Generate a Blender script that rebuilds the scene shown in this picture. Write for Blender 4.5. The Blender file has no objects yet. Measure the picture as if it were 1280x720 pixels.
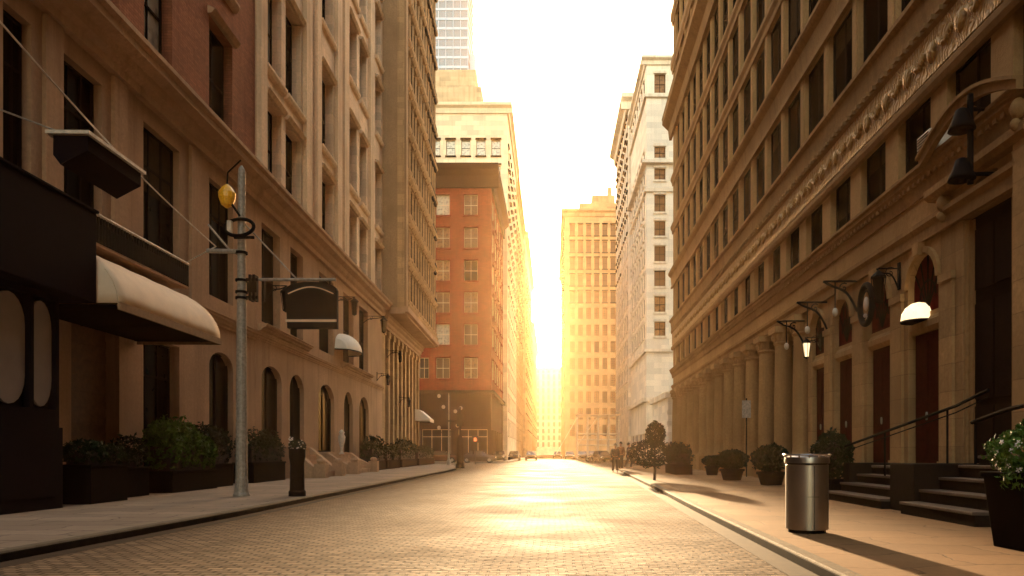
import bpy, bmesh, math, random
from mathutils import Vector, Matrix
random.seed(7)
PI = math.pi
sc = bpy.context.scene
COL = sc.collection
R = random.random
def U(a, b): return a + (b - a) * R()

# ------------------------------------------------------------------ camera
CAMH, F0, CX, CY = 1.1, 900.0, 690.0, 566.0
cam = bpy.data.cameras.new('camera'); camo = bpy.data.objects.new('camera', cam); COL.objects.link(camo)
camo.location = (0, 0, CAMH); camo.rotation_euler = (PI/2, 0, 0)
cam.sensor_width = 36; cam.lens = F0/1280*36
cam.shift_x = -(CX-640)/1280; cam.shift_y = (CY-360)/1280
cam.clip_start = 0.05; cam.clip_end = 5000
sc.camera = camo
def WX(px, Y): return (px-CX)/F0*Y
def WH(py, Y): return CAMH + (CY-py)/F0*Y

# ------------------------------------------------------------------ materials
def mat(name):
    m = bpy.data.materials.new(name); m.use_nodes = True
    nt = m.node_tree; b = nt.nodes['Principled BSDF']
    return m, nt, b
def nd(nt, t, **kw):
    n = nt.nodes.new(t)
    for k, v in kw.items():
        if k in n.inputs: n.inputs[k].default_value = v
        else: setattr(n, k, v)
    return n
def lk(nt, a, b): nt.links.new(a, b)
def mixc(nt, fac, a, b, mode='MIX'):
    n = nt.nodes.new('ShaderNodeMix'); n.data_type = 'RGBA'; n.blend_type = mode
    for v, s in ((fac, n.inputs[0]), (a, n.inputs[6]), (b, n.inputs[7])):
        if hasattr(v, 'links'): lk(nt, v, s)
        elif isinstance(v, (int, float)): s.default_value = v
        else: s.default_value = (*v, 1) if len(v) == 3 else v
    return n.outputs[2]
def ramp(nt, fac, p0, p1, c0=(0,0,0), c1=(1,1,1)):
    n = nt.nodes.new('ShaderNodeValToRGB'); lk(nt, fac, n.inputs[0])
    n.color_ramp.elements[0].position = p0; n.color_ramp.elements[1].position = p1
    n.color_ramp.elements[0].color = (*c0, 1); n.color_ramp.elements[1].color = (*c1, 1)
    return n.outputs[0]
def coords(nt, swap=True):
    tc = nt.nodes.new('ShaderNodeTexCoord')
    if not swap: return tc.outputs['Object'], tc.outputs['Object']
    sp = nt.nodes.new('ShaderNodeSeparateXYZ'); lk(nt, tc.outputs['Object'], sp.inputs[0])
    ad = nd(nt, 'ShaderNodeMath', operation='ADD'); lk(nt, sp.outputs[0], ad.inputs[0]); lk(nt, sp.outputs[1], ad.inputs[1])
    cb = nt.nodes.new('ShaderNodeCombineXYZ'); lk(nt, ad.outputs[0], cb.inputs[0]); lk(nt, sp.outputs[2], cb.inputs[1])
    return tc.outputs['Object'], cb.outputs[0]
def noise(nt, vec, scale, detail=5, rough=.6, stretch=None):
    if stretch:
        mp = nt.nodes.new('ShaderNodeMapping'); mp.inputs['Scale'].default_value = stretch
        lk(nt, vec, mp.inputs[0]); vec = mp.outputs[0]
    n = nd(nt, 'ShaderNodeTexNoise', Scale=scale, Detail=detail, Roughness=rough); lk(nt, vec, n.inputs['Vector'])
    return n.outputs[0]
def sc3(c, k): return tuple(min(1, x*k) for x in c)

def stone(name, col, bw=1.1, bh=.45, joint=.5, mort=.012, rough=.9, var=.35, bump=.5, streak=.45, spec=.06):
    m, nt, b = mat(name)
    ob, uv = coords(nt)
    n1 = noise(nt, ob, .35, 6)
    c = mixc(nt, ramp(nt, n1, .3, .7), sc3(col, 1-var), sc3(col, 1+var*.6))
    n2 = noise(nt, ob, 9, 6, .7)
    c = mixc(nt, ramp(nt, n2, .35, .75), c, sc3(col, .72))
    st = noise(nt, ob, 1.0, 5, .65, (2.2, 2.2, .13))
    c = mixc(nt, ramp(nt, st, .5, .72, (0,0,0), (streak,)*3), c, sc3((col[0], col[1]*.85, col[2]*.75), .35))
    h = n2
    if bw:
        br = nd(nt, 'ShaderNodeTexBrick', Scale=1.0); lk(nt, uv, br.inputs['Vector'])
        br.inputs['Mortar Size'].default_value = mort; br.inputs['Mortar Smooth'].default_value = .2
        br.inputs['Brick Width'].default_value = bw; br.inputs['Row Height'].default_value = bh
        br.inputs['Color1'].default_value = (.82,.82,.82,1); br.inputs['Color2'].default_value = (1.1,1.08,1.05,1)
        br.inputs['Mortar'].default_value = (1-joint,)*3 + (1,)
        c = mixc(nt, 1.0, c, br.outputs['Color'], 'MULTIPLY')
        ma = nd(nt, 'ShaderNodeMath', operation='MULTIPLY_ADD'); lk(nt, br.outputs['Fac'], ma.inputs[0]); ma.inputs[1].default_value = -1.2
        lk(nt, n2, ma.inputs[2]); h = ma.outputs[0]
    bp = nd(nt, 'ShaderNodeBump', Strength=bump, Distance=.03); lk(nt, h, bp.inputs['Height'])
    lk(nt, bp.outputs[0], b.inputs['Normal']); lk(nt, c, b.inputs['Base Color'])
    b.inputs['Roughness'].default_value = rough; b.inputs['Specular IOR Level'].default_value = spec
    return m
def plain(name, col, rough=.6, metal=0, var=.25, scale=6, bump=.15, spec=.5, emit=None, estr=0):
    m, nt, b = mat(name)
    ob, _ = coords(nt, False)
    n = noise(nt, ob, scale, 5)
    c = mixc(nt, ramp(nt, n, .3, .7), sc3(col, 1-var), sc3(col, 1+var))
    lk(nt, c, b.inputs['Base Color'])
    bp = nd(nt, 'ShaderNodeBump', Strength=bump, Distance=.01); lk(nt, n, bp.inputs['Height']); lk(nt, bp.outputs[0], b.inputs['Normal'])
    b.inputs['Roughness'].default_value = rough; b.inputs['Metallic'].default_value = metal
    b.inputs['Specular IOR Level'].default_value = spec
    if emit: b.inputs['Emission Color'].default_value = (*emit, 1); b.inputs['Emission Strength'].default_value = estr
    return m
def glass(name, col, rough=.12, spec=.5):
    m, nt, b = mat(name)
    ob, _ = coords(nt, False)
    oi = nt.nodes.new('ShaderNodeObjectInfo')
    vr = ramp(nt, oi.outputs['Random'], 0, 1, (.45,.45,.45), (1.8,1.7,1.5))
    c = mixc(nt, 1.0, col, vr, 'MULTIPLY')
    st = noise(nt, ob, 3, 3, .5)
    c = mixc(nt, ramp(nt, st, .45, .7), c, sc3(col, .5))
    lk(nt, c, b.inputs['Base Color'])
    n = noise(nt, ob, 1.3, 2)
    bp = nd(nt, 'ShaderNodeBump', Strength=.15, Distance=.03); lk(nt, n, bp.inputs['Height']); lk(nt, bp.outputs[0], b.inputs['Normal'])
    b.inputs['Roughness'].default_value = rough; b.inputs['Specular IOR Level'].default_value = spec
    return m
def ornate(name, col):
    m, nt, b = mat(name)
    ob, uv = coords(nt)
    v = nd(nt, 'ShaderNodeTexVoronoi', Scale=2.6); v.feature = 'SMOOTH_F1'; lk(nt, uv, v.inputs['Vector'])
    w = nd(nt, 'ShaderNodeTexWave', Scale=2.3, Distortion=14.0, Detail=2.0); lk(nt, uv, w.inputs['Vector'])
    ad = nd(nt, 'ShaderNodeMath', operation='ADD'); lk(nt, v.outputs['Distance'], ad.inputs[0]); lk(nt, w.outputs['Fac'], ad.inputs[1])
    n2 = noise(nt, ob, 8, 6)
    c = mixc(nt, ramp(nt, n2, .3, .7), sc3(col, .75), sc3(col, 1.2))
    c = mixc(nt, ramp(nt, w.outputs['Fac'], .1, .6, (.25,.25,.25), (0,0,0)), c, sc3(col, .5))
    bp = nd(nt, 'ShaderNodeBump', Strength=.7, Distance=.06); lk(nt, ad.outputs[0], bp.inputs['Height'])
    lk(nt, bp.outputs[0], b.inputs['Normal']); lk(nt, c, b.inputs['Base Color'])
    b.inputs['Roughness'].default_value = .6
    return m
def leafmat(name, col):
    m, nt, b = mat(name)
    ob, _ = coords(nt, False)
    n = noise(nt, ob, 5, 3)
    c = mixc(nt, ramp(nt, n, .3, .7), sc3(col, .5), sc3(col, 1.5))
    lk(nt, c, b.inputs['Base Color']); b.inputs['Roughness'].default_value = .55
    b.inputs['Specular IOR Level'].default_value = .08
    return m
def paving(name, col, bw, bh, mort, rough, bumpd, var=.5, rot=0, spec=.5, joint=.35, patch=.5, dark=.5):
    m, nt, b = mat(name)
    tc = nt.nodes.new('ShaderNodeTexCoord'); mp = nt.nodes.new('ShaderNodeMapping'); mp.inputs['Rotation'].default_value = (0,0,rot)
    lk(nt, tc.outputs['Object'], mp.inputs[0]); v = mp.outputs[0]
    dn = nd(nt, 'ShaderNodeTexNoise', Scale=1.2, Detail=3.0); lk(nt, v, dn.inputs['Vector'])
    dv = nd(nt, 'ShaderNodeVectorMath', operation='MULTIPLY_ADD'); lk(nt, dn.outputs['Color'], dv.inputs[0])
    dv.inputs[1].default_value = (.12*bw/.24, .12*bh/.14, 0); lk(nt, v, dv.inputs[2])
    br = nd(nt, 'ShaderNodeTexBrick', Scale=1.0); lk(nt, dv.outputs[0], br.inputs['Vector'])
    br.inputs['Mortar Size'].default_value = mort; br.inputs['Mortar Smooth'].default_value = .6
    br.inputs['Brick Width'].default_value = bw; br.inputs['Row Height'].default_value = bh
    br.inputs['Color1'].default_value = (*sc3(col, 1-var*.6),1); br.inputs['Color2'].default_value = (*sc3(col, 1+var*.6),1)
    br.inputs['Mortar'].default_value = (*sc3(col, joint),1); br.inputs['Bias'].default_value = -.1
    n1 = noise(nt, v, .45, 5); n2 = noise(nt, v, 14, 5)
    c = mixc(nt, ramp(nt, n1, .35, .7, (0,0,0), (patch,)*3), br.outputs['Color'], sc3(col, dark))
    c = mixc(nt, ramp(nt, n2, .3, .75, (0,0,0), (.4,)*3), c, sc3(col, .55))
    lk(nt, c, b.inputs['Base Color'])
    ma = nd(nt, 'ShaderNodeMath', operation='MULTIPLY_ADD'); lk(nt, br.outputs['Fac'], ma.inputs[0]); ma.inputs[1].default_value = -1.0
    n3 = noise(nt, v, 5, 4); ms = nd(nt, 'ShaderNodeMath', operation='MULTIPLY'); lk(nt, n3, ms.inputs[0]); ms.inputs[1].default_value = 1.3
    lk(nt, ms.outputs[0], ma.inputs[2])
    bp = nd(nt, 'ShaderNodeBump', Strength=1.0, Distance=bumpd); lk(nt, ma.outputs[0], bp.inputs['Height']); lk(nt, bp.outputs[0], b.inputs['Normal'])
    rr = ramp(nt, n1, .3, .7, (rough-.1,)*3, (rough+.12,)*3); lk(nt, rr, b.inputs['Roughness'])
    b.inputs['Specular IOR Level'].default_value = spec
    return m

M = {}
M['brown'] = stone('brownstone', (.47,.30,.19), 0, 0)
M['brownB'] = stone('brownstone_blocks', (.31,.18,.105), 1.6, .7, .25)
M['brick'] = stone('red_brick', (.34,.135,.075), .24, .085, .3, .008, bump=.35)
M['cream'] = stone('cream_limestone', (.80,.59,.41), 1.3, .55, .22, .01, var=.2, streak=.3)
M['creamT'] = stone('cream_trim', (.74,.54,.36), 0, 0)
M['trimL'] = stone('brown_cornice_stone', (.50,.32,.20), 0, 0)
M['ochre'] = stone('ochre_block', (.50,.33,.18), 1.0, .42, .3, .01)
M['tanwall'] = stone('tan_plaster', (.34,.22,.125), 0, 0, streak=.2)
M['ebody'] = stone('east_sandstone', (.40,.24,.105), 0, 0, streak=.35)
M['erust'] = stone('east_rusticated_stone', (.43,.27,.125), 1.3, .62, .25, .012)
M['etrim'] = stone('east_trim_stone', (.30,.175,.075), 0, 0)
M['efrieze'] = ornate('gilded_relief_frieze', (.36,.19,.042))
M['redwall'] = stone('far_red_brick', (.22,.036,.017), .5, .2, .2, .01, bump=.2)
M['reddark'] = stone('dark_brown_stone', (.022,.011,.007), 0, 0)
M['sand'] = stone('sand_stone', (.64,.50,.34), 2, .8, .15)
M['pale'] = stone('pale_tan_stone', (.78,.66,.50), 2, .8, .15, var=.15, streak=.25)
M['white'] = stone('white_limestone', (.84,.78,.68), 1.8, .7, .18, var=.12, streak=.2)
M['whiteT'] = stone('white_trim', (.78,.70,.58), 0, 0)
M['rust'] = stone('orange_sandstone', (.55,.37,.21), 2, .8, .2)
M['steelblue'] = plain('tower_panel', (.34,.52,.70), .6, 0)
M['towerglass'] = glass('tower_glass', (.16,.30,.44), .2, .5)
M['pane'] = glass('dark_pane', (.006,.004,.003), .25, .01)
M['pane_e'] = glass('dark_red_pane', (.005,.003,.002), .3, .0)
M['redpane'] = glass('oxblood_pane', (.065,.009,.007), .4, .0)
M['pane_sky'] = glass('sky_reflection_pane', (.30,.31,.28), .12, .8)  # pale sky reflection painted into the glass colour
M['pane_far'] = glass('far_pane', (.16,.085,.04), .4, .2)
M['blind'] = plain('dusty_roller_blind', (.04,.027,.016), .95, spec=.0)
M['frame'] = plain('dark_window_frame', (.012,.007,.005), .8, spec=.02)
M['frame_p'] = plain('pale_window_frame', (.50,.40,.28), .6)
M['door'] = plain('oxblood_door', (.055,.008,.006), .8, spec=.0)
M['doorblk'] = plain('near_black_door', (.012,.006,.004), .8, spec=.02)
M['black'] = plain('black_iron', (.005,.004,.004), .7, 0, spec=.04)
M['blackp'] = plain('black_panel', (.009,.006,.008), .9, 0, .15, 2, spec=.03)
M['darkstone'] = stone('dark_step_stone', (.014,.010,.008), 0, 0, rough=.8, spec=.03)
M['tread'] = stone('sky_lit_step_tread', (.10,.07,.05), 0, 0, rough=.6, spec=.3)  # sky light on the step tops put into a paler tread colour
M['galv'] = plain('galvanised_steel', (.30,.26,.22), .6, .2, .35, 14)
M['steel'] = plain('brushed_steel', (.30,.29,.28), .36, 1.0, .12, 3, .05)
M['canvas'] = plain('cream_canvas', (.72,.56,.40), .85, 0, .08, 3)
M['canvasd'] = plain('brown_canvas_edge', (.28,.17,.09), .85)
M['wcanvas'] = plain('white_canvas', (.80,.74,.64), .8, 0, .06)
M['wood'] = plain('brown_shutter', (.16,.075,.03), .6)
M['frost'] = plain('frosted_panel', (.30,.25,.22), .35, 0, .1, 2)
M['palepaint'] = plain('pale_paint', (.62,.54,.44), .6)
M['yellow'] = plain('yellow_lens', (.85,.42,.02), .4, 0, .25, 20)
M['globe'] = plain('opal_globe', (.45,.38,.30), .4)
M['lit'] = plain('lit_opal_shade', (.9,.75,.5), .4, emit=(1,.72,.38), estr=.16)
M['orangesig'] = plain('orange_signal', (.6,.15,.05), .4, emit=(1,.25,.08), estr=.3)
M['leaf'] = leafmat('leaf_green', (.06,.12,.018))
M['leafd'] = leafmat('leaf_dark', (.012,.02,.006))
M['petal'] = plain('white_petals', (.75,.70,.65), .7)
M['soil'] = plain('dark_soil', (.03,.02,.015), .95)
M['planter'] = plain('black_planter', (.005,.004,.004), .8, spec=.01)
M['cobble'] = paving('cobble_setts', (.22,.152,.098), .20, .11, .018, .85, .02, spec=.04, joint=.2, var=.55, patch=.22, dark=.6)
M['walkL'] = paving('grey_flagstones', (.31,.235,.175), 1.3, .65, .02, .85, .005, var=.3, rot=.02, joint=.35, spec=.2)
M['walkR'] = paving('warm_flagstones', (.28,.155,.07), 1.6, .8, .018, .85, .004, var=.25, rot=-.03, joint=.45, spec=.1)
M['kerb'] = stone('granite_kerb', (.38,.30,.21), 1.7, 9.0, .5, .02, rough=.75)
M['riser'] = plain('shade_dark_kerb_face', (.022,.014,.010), .9, 0, .4, 4, spec=.05)  # shade on the kerb's road side put into a near-black colour
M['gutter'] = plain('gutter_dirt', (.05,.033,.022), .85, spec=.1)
M['asphalt'] = plain('asphalt', (.07,.055,.045), .6, 0, .3, 3)
M['carp'] = plain('dark_car_paint', (.03,.025,.025), .25, .3, .05)
M['carp2'] = plain('silver_car_paint', (.35,.30,.26), .25, .6, .05)
M['carp3'] = plain('brown_car_paint', (.13,.06,.03), .25, .3, .05)
M['rubber'] = plain('rubber', (.015,.015,.015), .8)
M['carglass'] = glass('car_glass', (.03,.03,.03), .05, .9)
M['headl'] = plain('headlight', (.8,.75,.65), .15)
M['skin'] = plain('skin', (.42,.24,.16), .6)
M['cloth1'] = plain('black_clothing', (.02,.018,.018), .85)
M['cloth2'] = plain('brown_clothing', (.10,.05,.03), .85)
M['cloth3'] = plain('navy_clothing', (.03,.03,.05), .85)
M['hair'] = plain('dark_hair', (.02,.012,.008), .6)
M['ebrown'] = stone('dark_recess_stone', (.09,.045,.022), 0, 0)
M['core'] = plain('dark_interior', (.010,.006,.004), .95, spec=.0)
M['roof'] = plain('roof_felt', (.08,.07,.06), .9)

# ------------------------------------------------------------------ mesh helpers
def IDT(s, o, z): return Vector((s, o, z))
class MB:
    def __init__(self, T=None): self.v = []; self.f = []; self.T = T or IDT
    def add(self, vs, fs):
        n = len(self.v); self.v += [self.T(*p) for p in vs]; self.f += [[i+n for i in f] for f in fs]
    def box(self, a0, a1, b0, b1, c0, c1):
        if a1 <= a0 or b1 <= b0 or c1 <= c0: return
        self.add([(a,b,c) for a in (a0,a1) for b in (b0,b1) for c in (c0,c1)],
                 [(0,1,3,2),(4,6,7,5),(0,4,5,1),(2,3,7,6),(0,2,6,4),(1,5,7,3)])
    def prism(self, prof, s0, s1):           # prof: (o,z) polygon extruded along s
        n = len(prof)
        self.add([(s0,o,z) for o,z in prof]+[(s1,o,z) for o,z in prof],
                 [tuple(range(n)), tuple(range(2*n-1, n-1, -1))]+[(i,(i+1)%n,(i+1)%n+n,i+n) for i in range(n)])
    def prism_o(self, prof, o0, o1):         # prof: (s,z) polygon extruded along o
        n = len(prof)
        self.add([(s,o0,z) for s,z in prof]+[(s,o1,z) for s,z in prof],
                 [tuple(range(n)), tuple(range(2*n-1, n-1, -1))]+[(i,(i+1)%n,(i+1)%n+n,i+n) for i in range(n)])
    def lathe(self, cx, cy, prof, n=16):     # prof: (r,z)
        vs = []; fs = []
        for r, z in prof:
            for k in range(n): vs.append((cx+r*math.cos(2*PI*k/n), cy+r*math.sin(2*PI*k/n), z))
        for j in range(len(prof)-1):
            for k in range(n): fs.append((j*n+k, j*n+(k+1)%n, (j+1)*n+(k+1)%n, (j+1)*n+k))
        fs.append(tuple(range(n))); fs.append(tuple(range((len(prof)-1)*n, len(prof)*n)))
        self.add(vs, fs)
    def tube(self, pts, r, n=8, r2=None):
        P = [Vector(p) for p in pts]; vs = []; fs = []
        for i, p in enumerate(P):
            d = (P[min(i+1,len(P)-1)]-P[max(i-1,0)]).normalized()
            a = d.cross(Vector((0,0,1)));
            if a.length < .05: a = d.cross(Vector((1,0,0)))
            a.normalize(); b = d.cross(a)
            rr = r if r2 is None else r+(r2-r)*i/(len(P)-1)
            for k in range(n):
                q = p + a*rr*math.cos(2*PI*k/n)+b*rr*math.sin(2*PI*k/n); vs.append(tuple(q))
        for j in range(len(P)-1):
            for k in range(n): fs.append((j*n+k, j*n+(k+1)%n, (j+1)*n+(k+1)%n, (j+1)*n+k))
        fs.append(tuple(range(n))); fs.append(tuple(range((len(P)-1)*n, len(P)*n)))
        self.add(vs, fs)
    def ball(self, c, rx, ry, rz, n=12, m=8):
        vs = []; fs = []
        for j in range(m+1):
            t = PI*j/m
            for k in range(n): vs.append((c[0]+rx*math.sin(t)*math.cos(2*PI*k/n), c[1]+ry*math.sin(t)*math.sin(2*PI*k/n), c[2]+rz*math.cos(t)))
        for j in range(m):
            for k in range(n): fs.append((j*n+k, j*n+(k+1)%n, (j+1)*n+(k+1)%n, (j+1)*n+k))
        self.add(vs, fs)
    def row(self, s0, s1, z0, z1, ops, o0=-.5, o1=0):   # wall with openings (a,b,c,d,rise)
        ops = sorted(o for o in ops if o[0] > s0 and o[1] < s1); x = s0
        for op in ops:
            a, b, c, d = op[:4]; rise = op[4] if len(op) > 4 else 0
            self.box(x, a, o0, o1, z0, z1); self.box(a, b, o0, o1, z0, c)
            if rise <= 0: self.box(a, b, o0, o1, d, z1)
            else:
                N = 12; mid = (a+b)/2; hw = (b-a)/2
                for i in range(N):
                    t0 = PI-PI*i/N; t1 = PI-PI*(i+1)/N
                    sa, sb = mid+hw*math.cos(t0), mid+hw*math.cos(t1)
                    za, zb = d-rise+rise*math.sin(t0), d-rise+rise*math.sin(t1)
                    self.prism_o([(sa,za),(sb,zb),(sb,z1),(sa,z1)], o0, o1)
            x = b
        self.box(x, s1, o0, o1, z0, z1)
    def mesh(self, name, m, smooth=False):
        me = bpy.data.meshes.new(name); me.from_pydata([tuple(p) for p in self.v], [], self.f)
        bm = bmesh.new(); bm.from_mesh(me)
        bmesh.ops.remove_doubles(bm, verts=bm.verts, dist=1e-5) if smooth else None
        bmesh.ops.recalc_face_normals(bm, faces=bm.faces)
        bm.to_mesh(me); bm.free()
        if m: me.materials.append(m)
        if smooth:
            me.shade_smooth()
        return me
    def build(self, name, m, parent=None, smooth=False, loc=None, bevel=0, autosmooth=False):
        o = bpy.data.objects.new(name, self.mesh(name, m, smooth)); COL.objects.link(o)
        if parent: o.parent = parent
        if loc: o.location = loc
        if bevel:
            b = o.modifiers.new('bevel', 'BEVEL'); b.width = bevel; b.segments = 2; b.limit_method = 'ANGLE'; b.angle_limit = .8
        if autosmooth:
            e = o.modifiers.new('split', 'EDGE_SPLIT'); e.split_angle = .6
        return o
def tag(o, label=None, cat=None, group=None, kind=None):
    if label: o['label'] = label
    if cat: o['category'] = cat
    if group: o['group'] = group
    if kind: o['kind'] = kind
    return o
def empty(name, loc=(0,0,0), rz=0, label=None, cat=None, group=None):
    o = bpy.data.objects.new(name, None); COL.objects.link(o); o.location = loc; o.rotation_euler = (0,0,rz)
    o.empty_display_size = .3
    return tag(o, label, cat, group)
def copy_tree(o, parent=None):
    c = o.copy(); COL.objects.link(c); c.parent = parent
    for ch in list(o.children): copy_tree(ch, c)
    return c

# windows -------------------------------------------------------------------
_wc = {}
def window_objs(parent, T, Tid, s0, s1, z0, z1, o, fm, pms, style='sash', sur=None, name='window', fw=.07):
    w, h = s1-s0, z1-z0
    pm = random.choice(pms)
    key = (Tid, round(w,2), round(h,2), style, fm.name, pm.name, name)
    o0 = T(0,0,0)
    if key not in _wc:
        T2 = lambda a,b,c: T(a,b,c)-o0
        f = MB(T2)
        f.box(0,fw,-.1,0,0,h); f.box(w-fw,w,-.1,0,0,h); f.box(fw,w-fw,-.1,0,0,fw); f.box(fw,w-fw,-.1,0,h-fw,h)
        if style in ('sash','cross'): f.box(fw,w-fw,-.09,-.01,h*.5-.035,h*.5+.035)
        if style in ('cross','mull'): f.box(w/2-.03,w/2+.03,-.085,-.015,fw,h-fw)
        if style == 'tri':
            for k in (1,2): f.box(w*k/3-.03,w*k/3+.03,-.085,-.015,fw,h-fw)
            f.box(fw,w-fw,-.09,-.01,h*.72,h*.72+.06)
        p = MB(T2); p.box(fw*.5,w-fw*.5,-.09,-.06,fw*.5,h-fw*.5)
        _wc[key] = (f.mesh(name, fm), p.mesh('pane', pm))
    fme, pme = _wc[key]
    a = bpy.data.objects.new(name, fme); COL.objects.link(a); a.parent = parent; a.location = T(s0, o, z0)
    b = bpy.data.objects.new('pane', pme); COL.objects.link(b); b.parent = a
    if pm.name in ('dark_pane','dark_red_pane') and R() < .3 and w < 2.3:
        dp = random.choice((.3,.45,.62)); k3 = (Tid, round(w,2), round(h,2), dp)
        if k3 not in _wc:
            q = MB(lambda a_,b_,c_: T(a_,b_,c_)-o0); q.box(fw+.02,w-fw-.02,-.058,-.05,h*(1-dp),h-fw); _wc[k3] = q.mesh('blind', M['blind'])
        c = bpy.data.objects.new('blind', _wc[k3]); COL.objects.link(c); c.parent = a
    if sur:       # (wall face o, material, kind)
        wo, sm, sk = sur; dO = wo-o
        k2 = (Tid, round(w,2), round(h,2), round(dO,2), sm.name, sk)
        if k2 not in _wc:
            T2 = lambda a,b,c: T(a,b,c)-o0
            q = MB(T2); l = MB(T2)
            if sk == 'plain':
                q.box(-.12,w+.12,dO+.001,dO+.18,-.22,0); l.box(-.12,w+.12,dO+.001,dO+.14,h+.01,h+.3)
            elif sk == 'hood':
                q.prism([(dO+.001,-.24),(dO+.2,-.2),(dO+.3,-.08),(dO+.3,0),(dO+.001,.02)],-.22,w+.22)
                l.prism([(dO+.001,h+.02),(dO+.12,h+.02),(dO+.14,h+.26),(dO+.34,h+.42),(dO+.34,h+.52),(dO+.001,h+.58)],-.26,w+.26)
            else:
                q.prism([(dO+.001,-.3),(dO+.14,-.26),(dO+.22,-.1),(dO+.22,0),(dO+.001,.01)],-.16,w+.16)
                l.prism([(dO+.001,h+.02),(dO+.14,h+.02),(dO+.26,h+.18),(dO+.001,h+.28)],-.14,w+.14)
            _wc[k2] = (q.mesh('sill', sm), l.mesh('lintel', sm))
        for nm, me in zip(('sill','lintel'), _wc[k2]):
            c = bpy.data.objects.new(nm, me); COL.objects.link(c); c.parent = a
    return a
class Wins:
    """collects windows of a building; nearest 100 as parts, rest as stuff"""
    def __init__(self, parent, cap=100): self.p = parent; self.L = []; self.cap = cap
    def add(self, T, Tid, s0, s1, z0, z1, o, fm, pms, style='sash', pri=None, sur=None):
        self.L.append((pri if pri is not None else s0+z0*.3, T, Tid, s0, s1, z0, z1, o, fm, pms, style, sur))
    def flush(self):
        L = sorted(self.L, key=lambda t: t[0])
        for t in L[:self.cap]: window_objs(self.p, *t[1:])
        if len(L) > self.cap:
            fm = L[-1][8]; pm = L[-1][9][0]
            f = MB(); p = MB()
            for (_, T, Tid, s0, s1, z0, z1, o, fm_, pms, style, sur) in L[self.cap:]:
                f.T = T; p.T = T; fw = .07
                f.box(s0,s0+fw,o-.1,o,z0,z1); f.box(s1-fw,s1,o-.1,o,z0,z1); f.box(s0+fw,s1-fw,o-.1,o,z0,z0+fw); f.box(s0+fw,s1-fw,o-.1,o,z1-fw,z1)
                zm = (z0+z1)/2; f.box(s0+fw,s1-fw,o-.09,o-.01,zm-.035,zm+.035)
                p.box(s0+fw*.5,s1-fw*.5,o-.09,o-.06,z0+fw*.5,z1-fw*.5)
                if sur: f.box(s0-.14,s1+.14,sur[0]+.001,sur[0]+.2,z0-.24,z0); f.box(s0-.14,s1+.14,sur[0]+.001,sur[0]+.2,z1+.02,z1+.3)
            a = f.build('window', fm, self.p); a['kind'] = 'stuff'
            b = p.build('pane', pm, a); b['kind'] = 'stuff'

# facade frames ---------------------------------------------------------------
AL = math.atan(.0278); AR = math.atan(.0244)
BL, BR = 11.0, 8.6
def LF(s, o): return Vector((-(BL+.0278*s) + o, s + .0278*o, 0))
def RF(s, o): return Vector(((BR+.0244*s) - o, s + .0244*o, 0))
def SL(px, o=0): return (BL-o)/((CX-px)/F0-.0278)
def SR(px, o=0): return (BR-o)/((px-CX)/F0-.0244)
RZL, RZR = PI/2+AL, PI/2-AR
def TL(s0): return lambda s, o, z: Vector((s-s0, -o, z))      # left: outward = -y
def TR(s0): return lambda s, o, z: Vector((s-s0, o, z))       # right: outward = +y

cornice_prof = lambda z0, z1, p: [(-.1,z0),(p*.25,z0),(p*.25,z0+(z1-z0)*.2),(p*.45,z0+(z1-z0)*.3),(p*.5,z0+(z1-z0)*.5),(p*.85,z0+(z1-z0)*.62),(p*.85,z0+(z1-z0)*.8),(p,z0+(z1-z0)*.88),(p,z1),(-.1,z1)]

# ================================================================== LEFT BUILDINGS
def sill(mb, s0, s1, z, p=.18, h=.16, o=0): mb.box(s0-.12, s1+.12, o+.001, o+p, z-h, z)
# --- A: brownstone and brick
A0, A1 = -60.0, SL(319)  # walls run on unseen behind the camera to hold back sky light
bA = empty('brownstone_building', LF(A0,0), RZL, 'brick and brownstone building at the left edge above the cream awning', 'building')
T = TL(A0); W = Wins(bA)
w = MB(T)
opsG = [(SL(90),SL(150),.02,4.5),(SL(180),SL(225),.6,4.4),(SL(262),SL(292),.02,4.65,.55)]
w.row(A0, A1, 0, 5.6, opsG)
ops2 = [(SL(p),SL(q),6.5,10.5) for p,q in ((-62,-25),(5,40),(80,128),(180,225),(262,292))]
w.row(A0, A1, 5.6, 11.0, ops2)
w.build('wall', M['brown'], bA)
w = MB(T)
upA = [(SL(120),SL(150)),(SL(181),SL(216)),(SL(262),SL(291))]
zA = 12.1
for i,(c,d) in enumerate(((12.5,16.0),(17.6,21.2),(22.8,26.4),(28,31.4))):
    w.row(A0, A1, zA, d+.6, [(a,b,c,d) for a,b in upA]); zA = d+.6
    for a,b in upA:
        W.add(T,'L',a,b,c,d,-.32,M['frame'],[M['pane_sky']] if (i<1 and a<SL(200)) else [M['pane']],'cross',sur=(0,M['trimL'],'small'))
w.build('brick_wall', M['brick'], bA)
w = MB(T); w.prism(cornice_prof(11.0,12.1,.75), A0, A1); w.build('cornice', M['trimL'], bA)
w = MB(T)
w.prism(cornice_prof(5.55,5.95,.22), A0, A1)
w.build('belt', M['trimL'], bA)
for s in (SL(40)+.35, SL(128)+.4, SL(225)+.6):     # shallow pilasters
    w = MB(T); w.box(s, s+.6, .001, .1, 5.951, 10.98); w.build('pilaster', M['brown'], bA)
w = MB(T); w.box(A0, A1-.01, -14, -.5, 0, 32.5); w.build('interior', M['core'], bA)
for a,b,c,d in ops2: W.add(T,'L',a,b,c,d,-.2,M['frame'],[M['pane']],'tri')
W.add(T,'L',SL(180),SL(225),.6,4.4,-.3,M['frame'],[M['pane']],'tri')
W.add(T,'L',SL(262),SL(292),.02,4.64,-.2,M['frame'],[M['pane']],'mull')
sh = MB(T)
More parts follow.
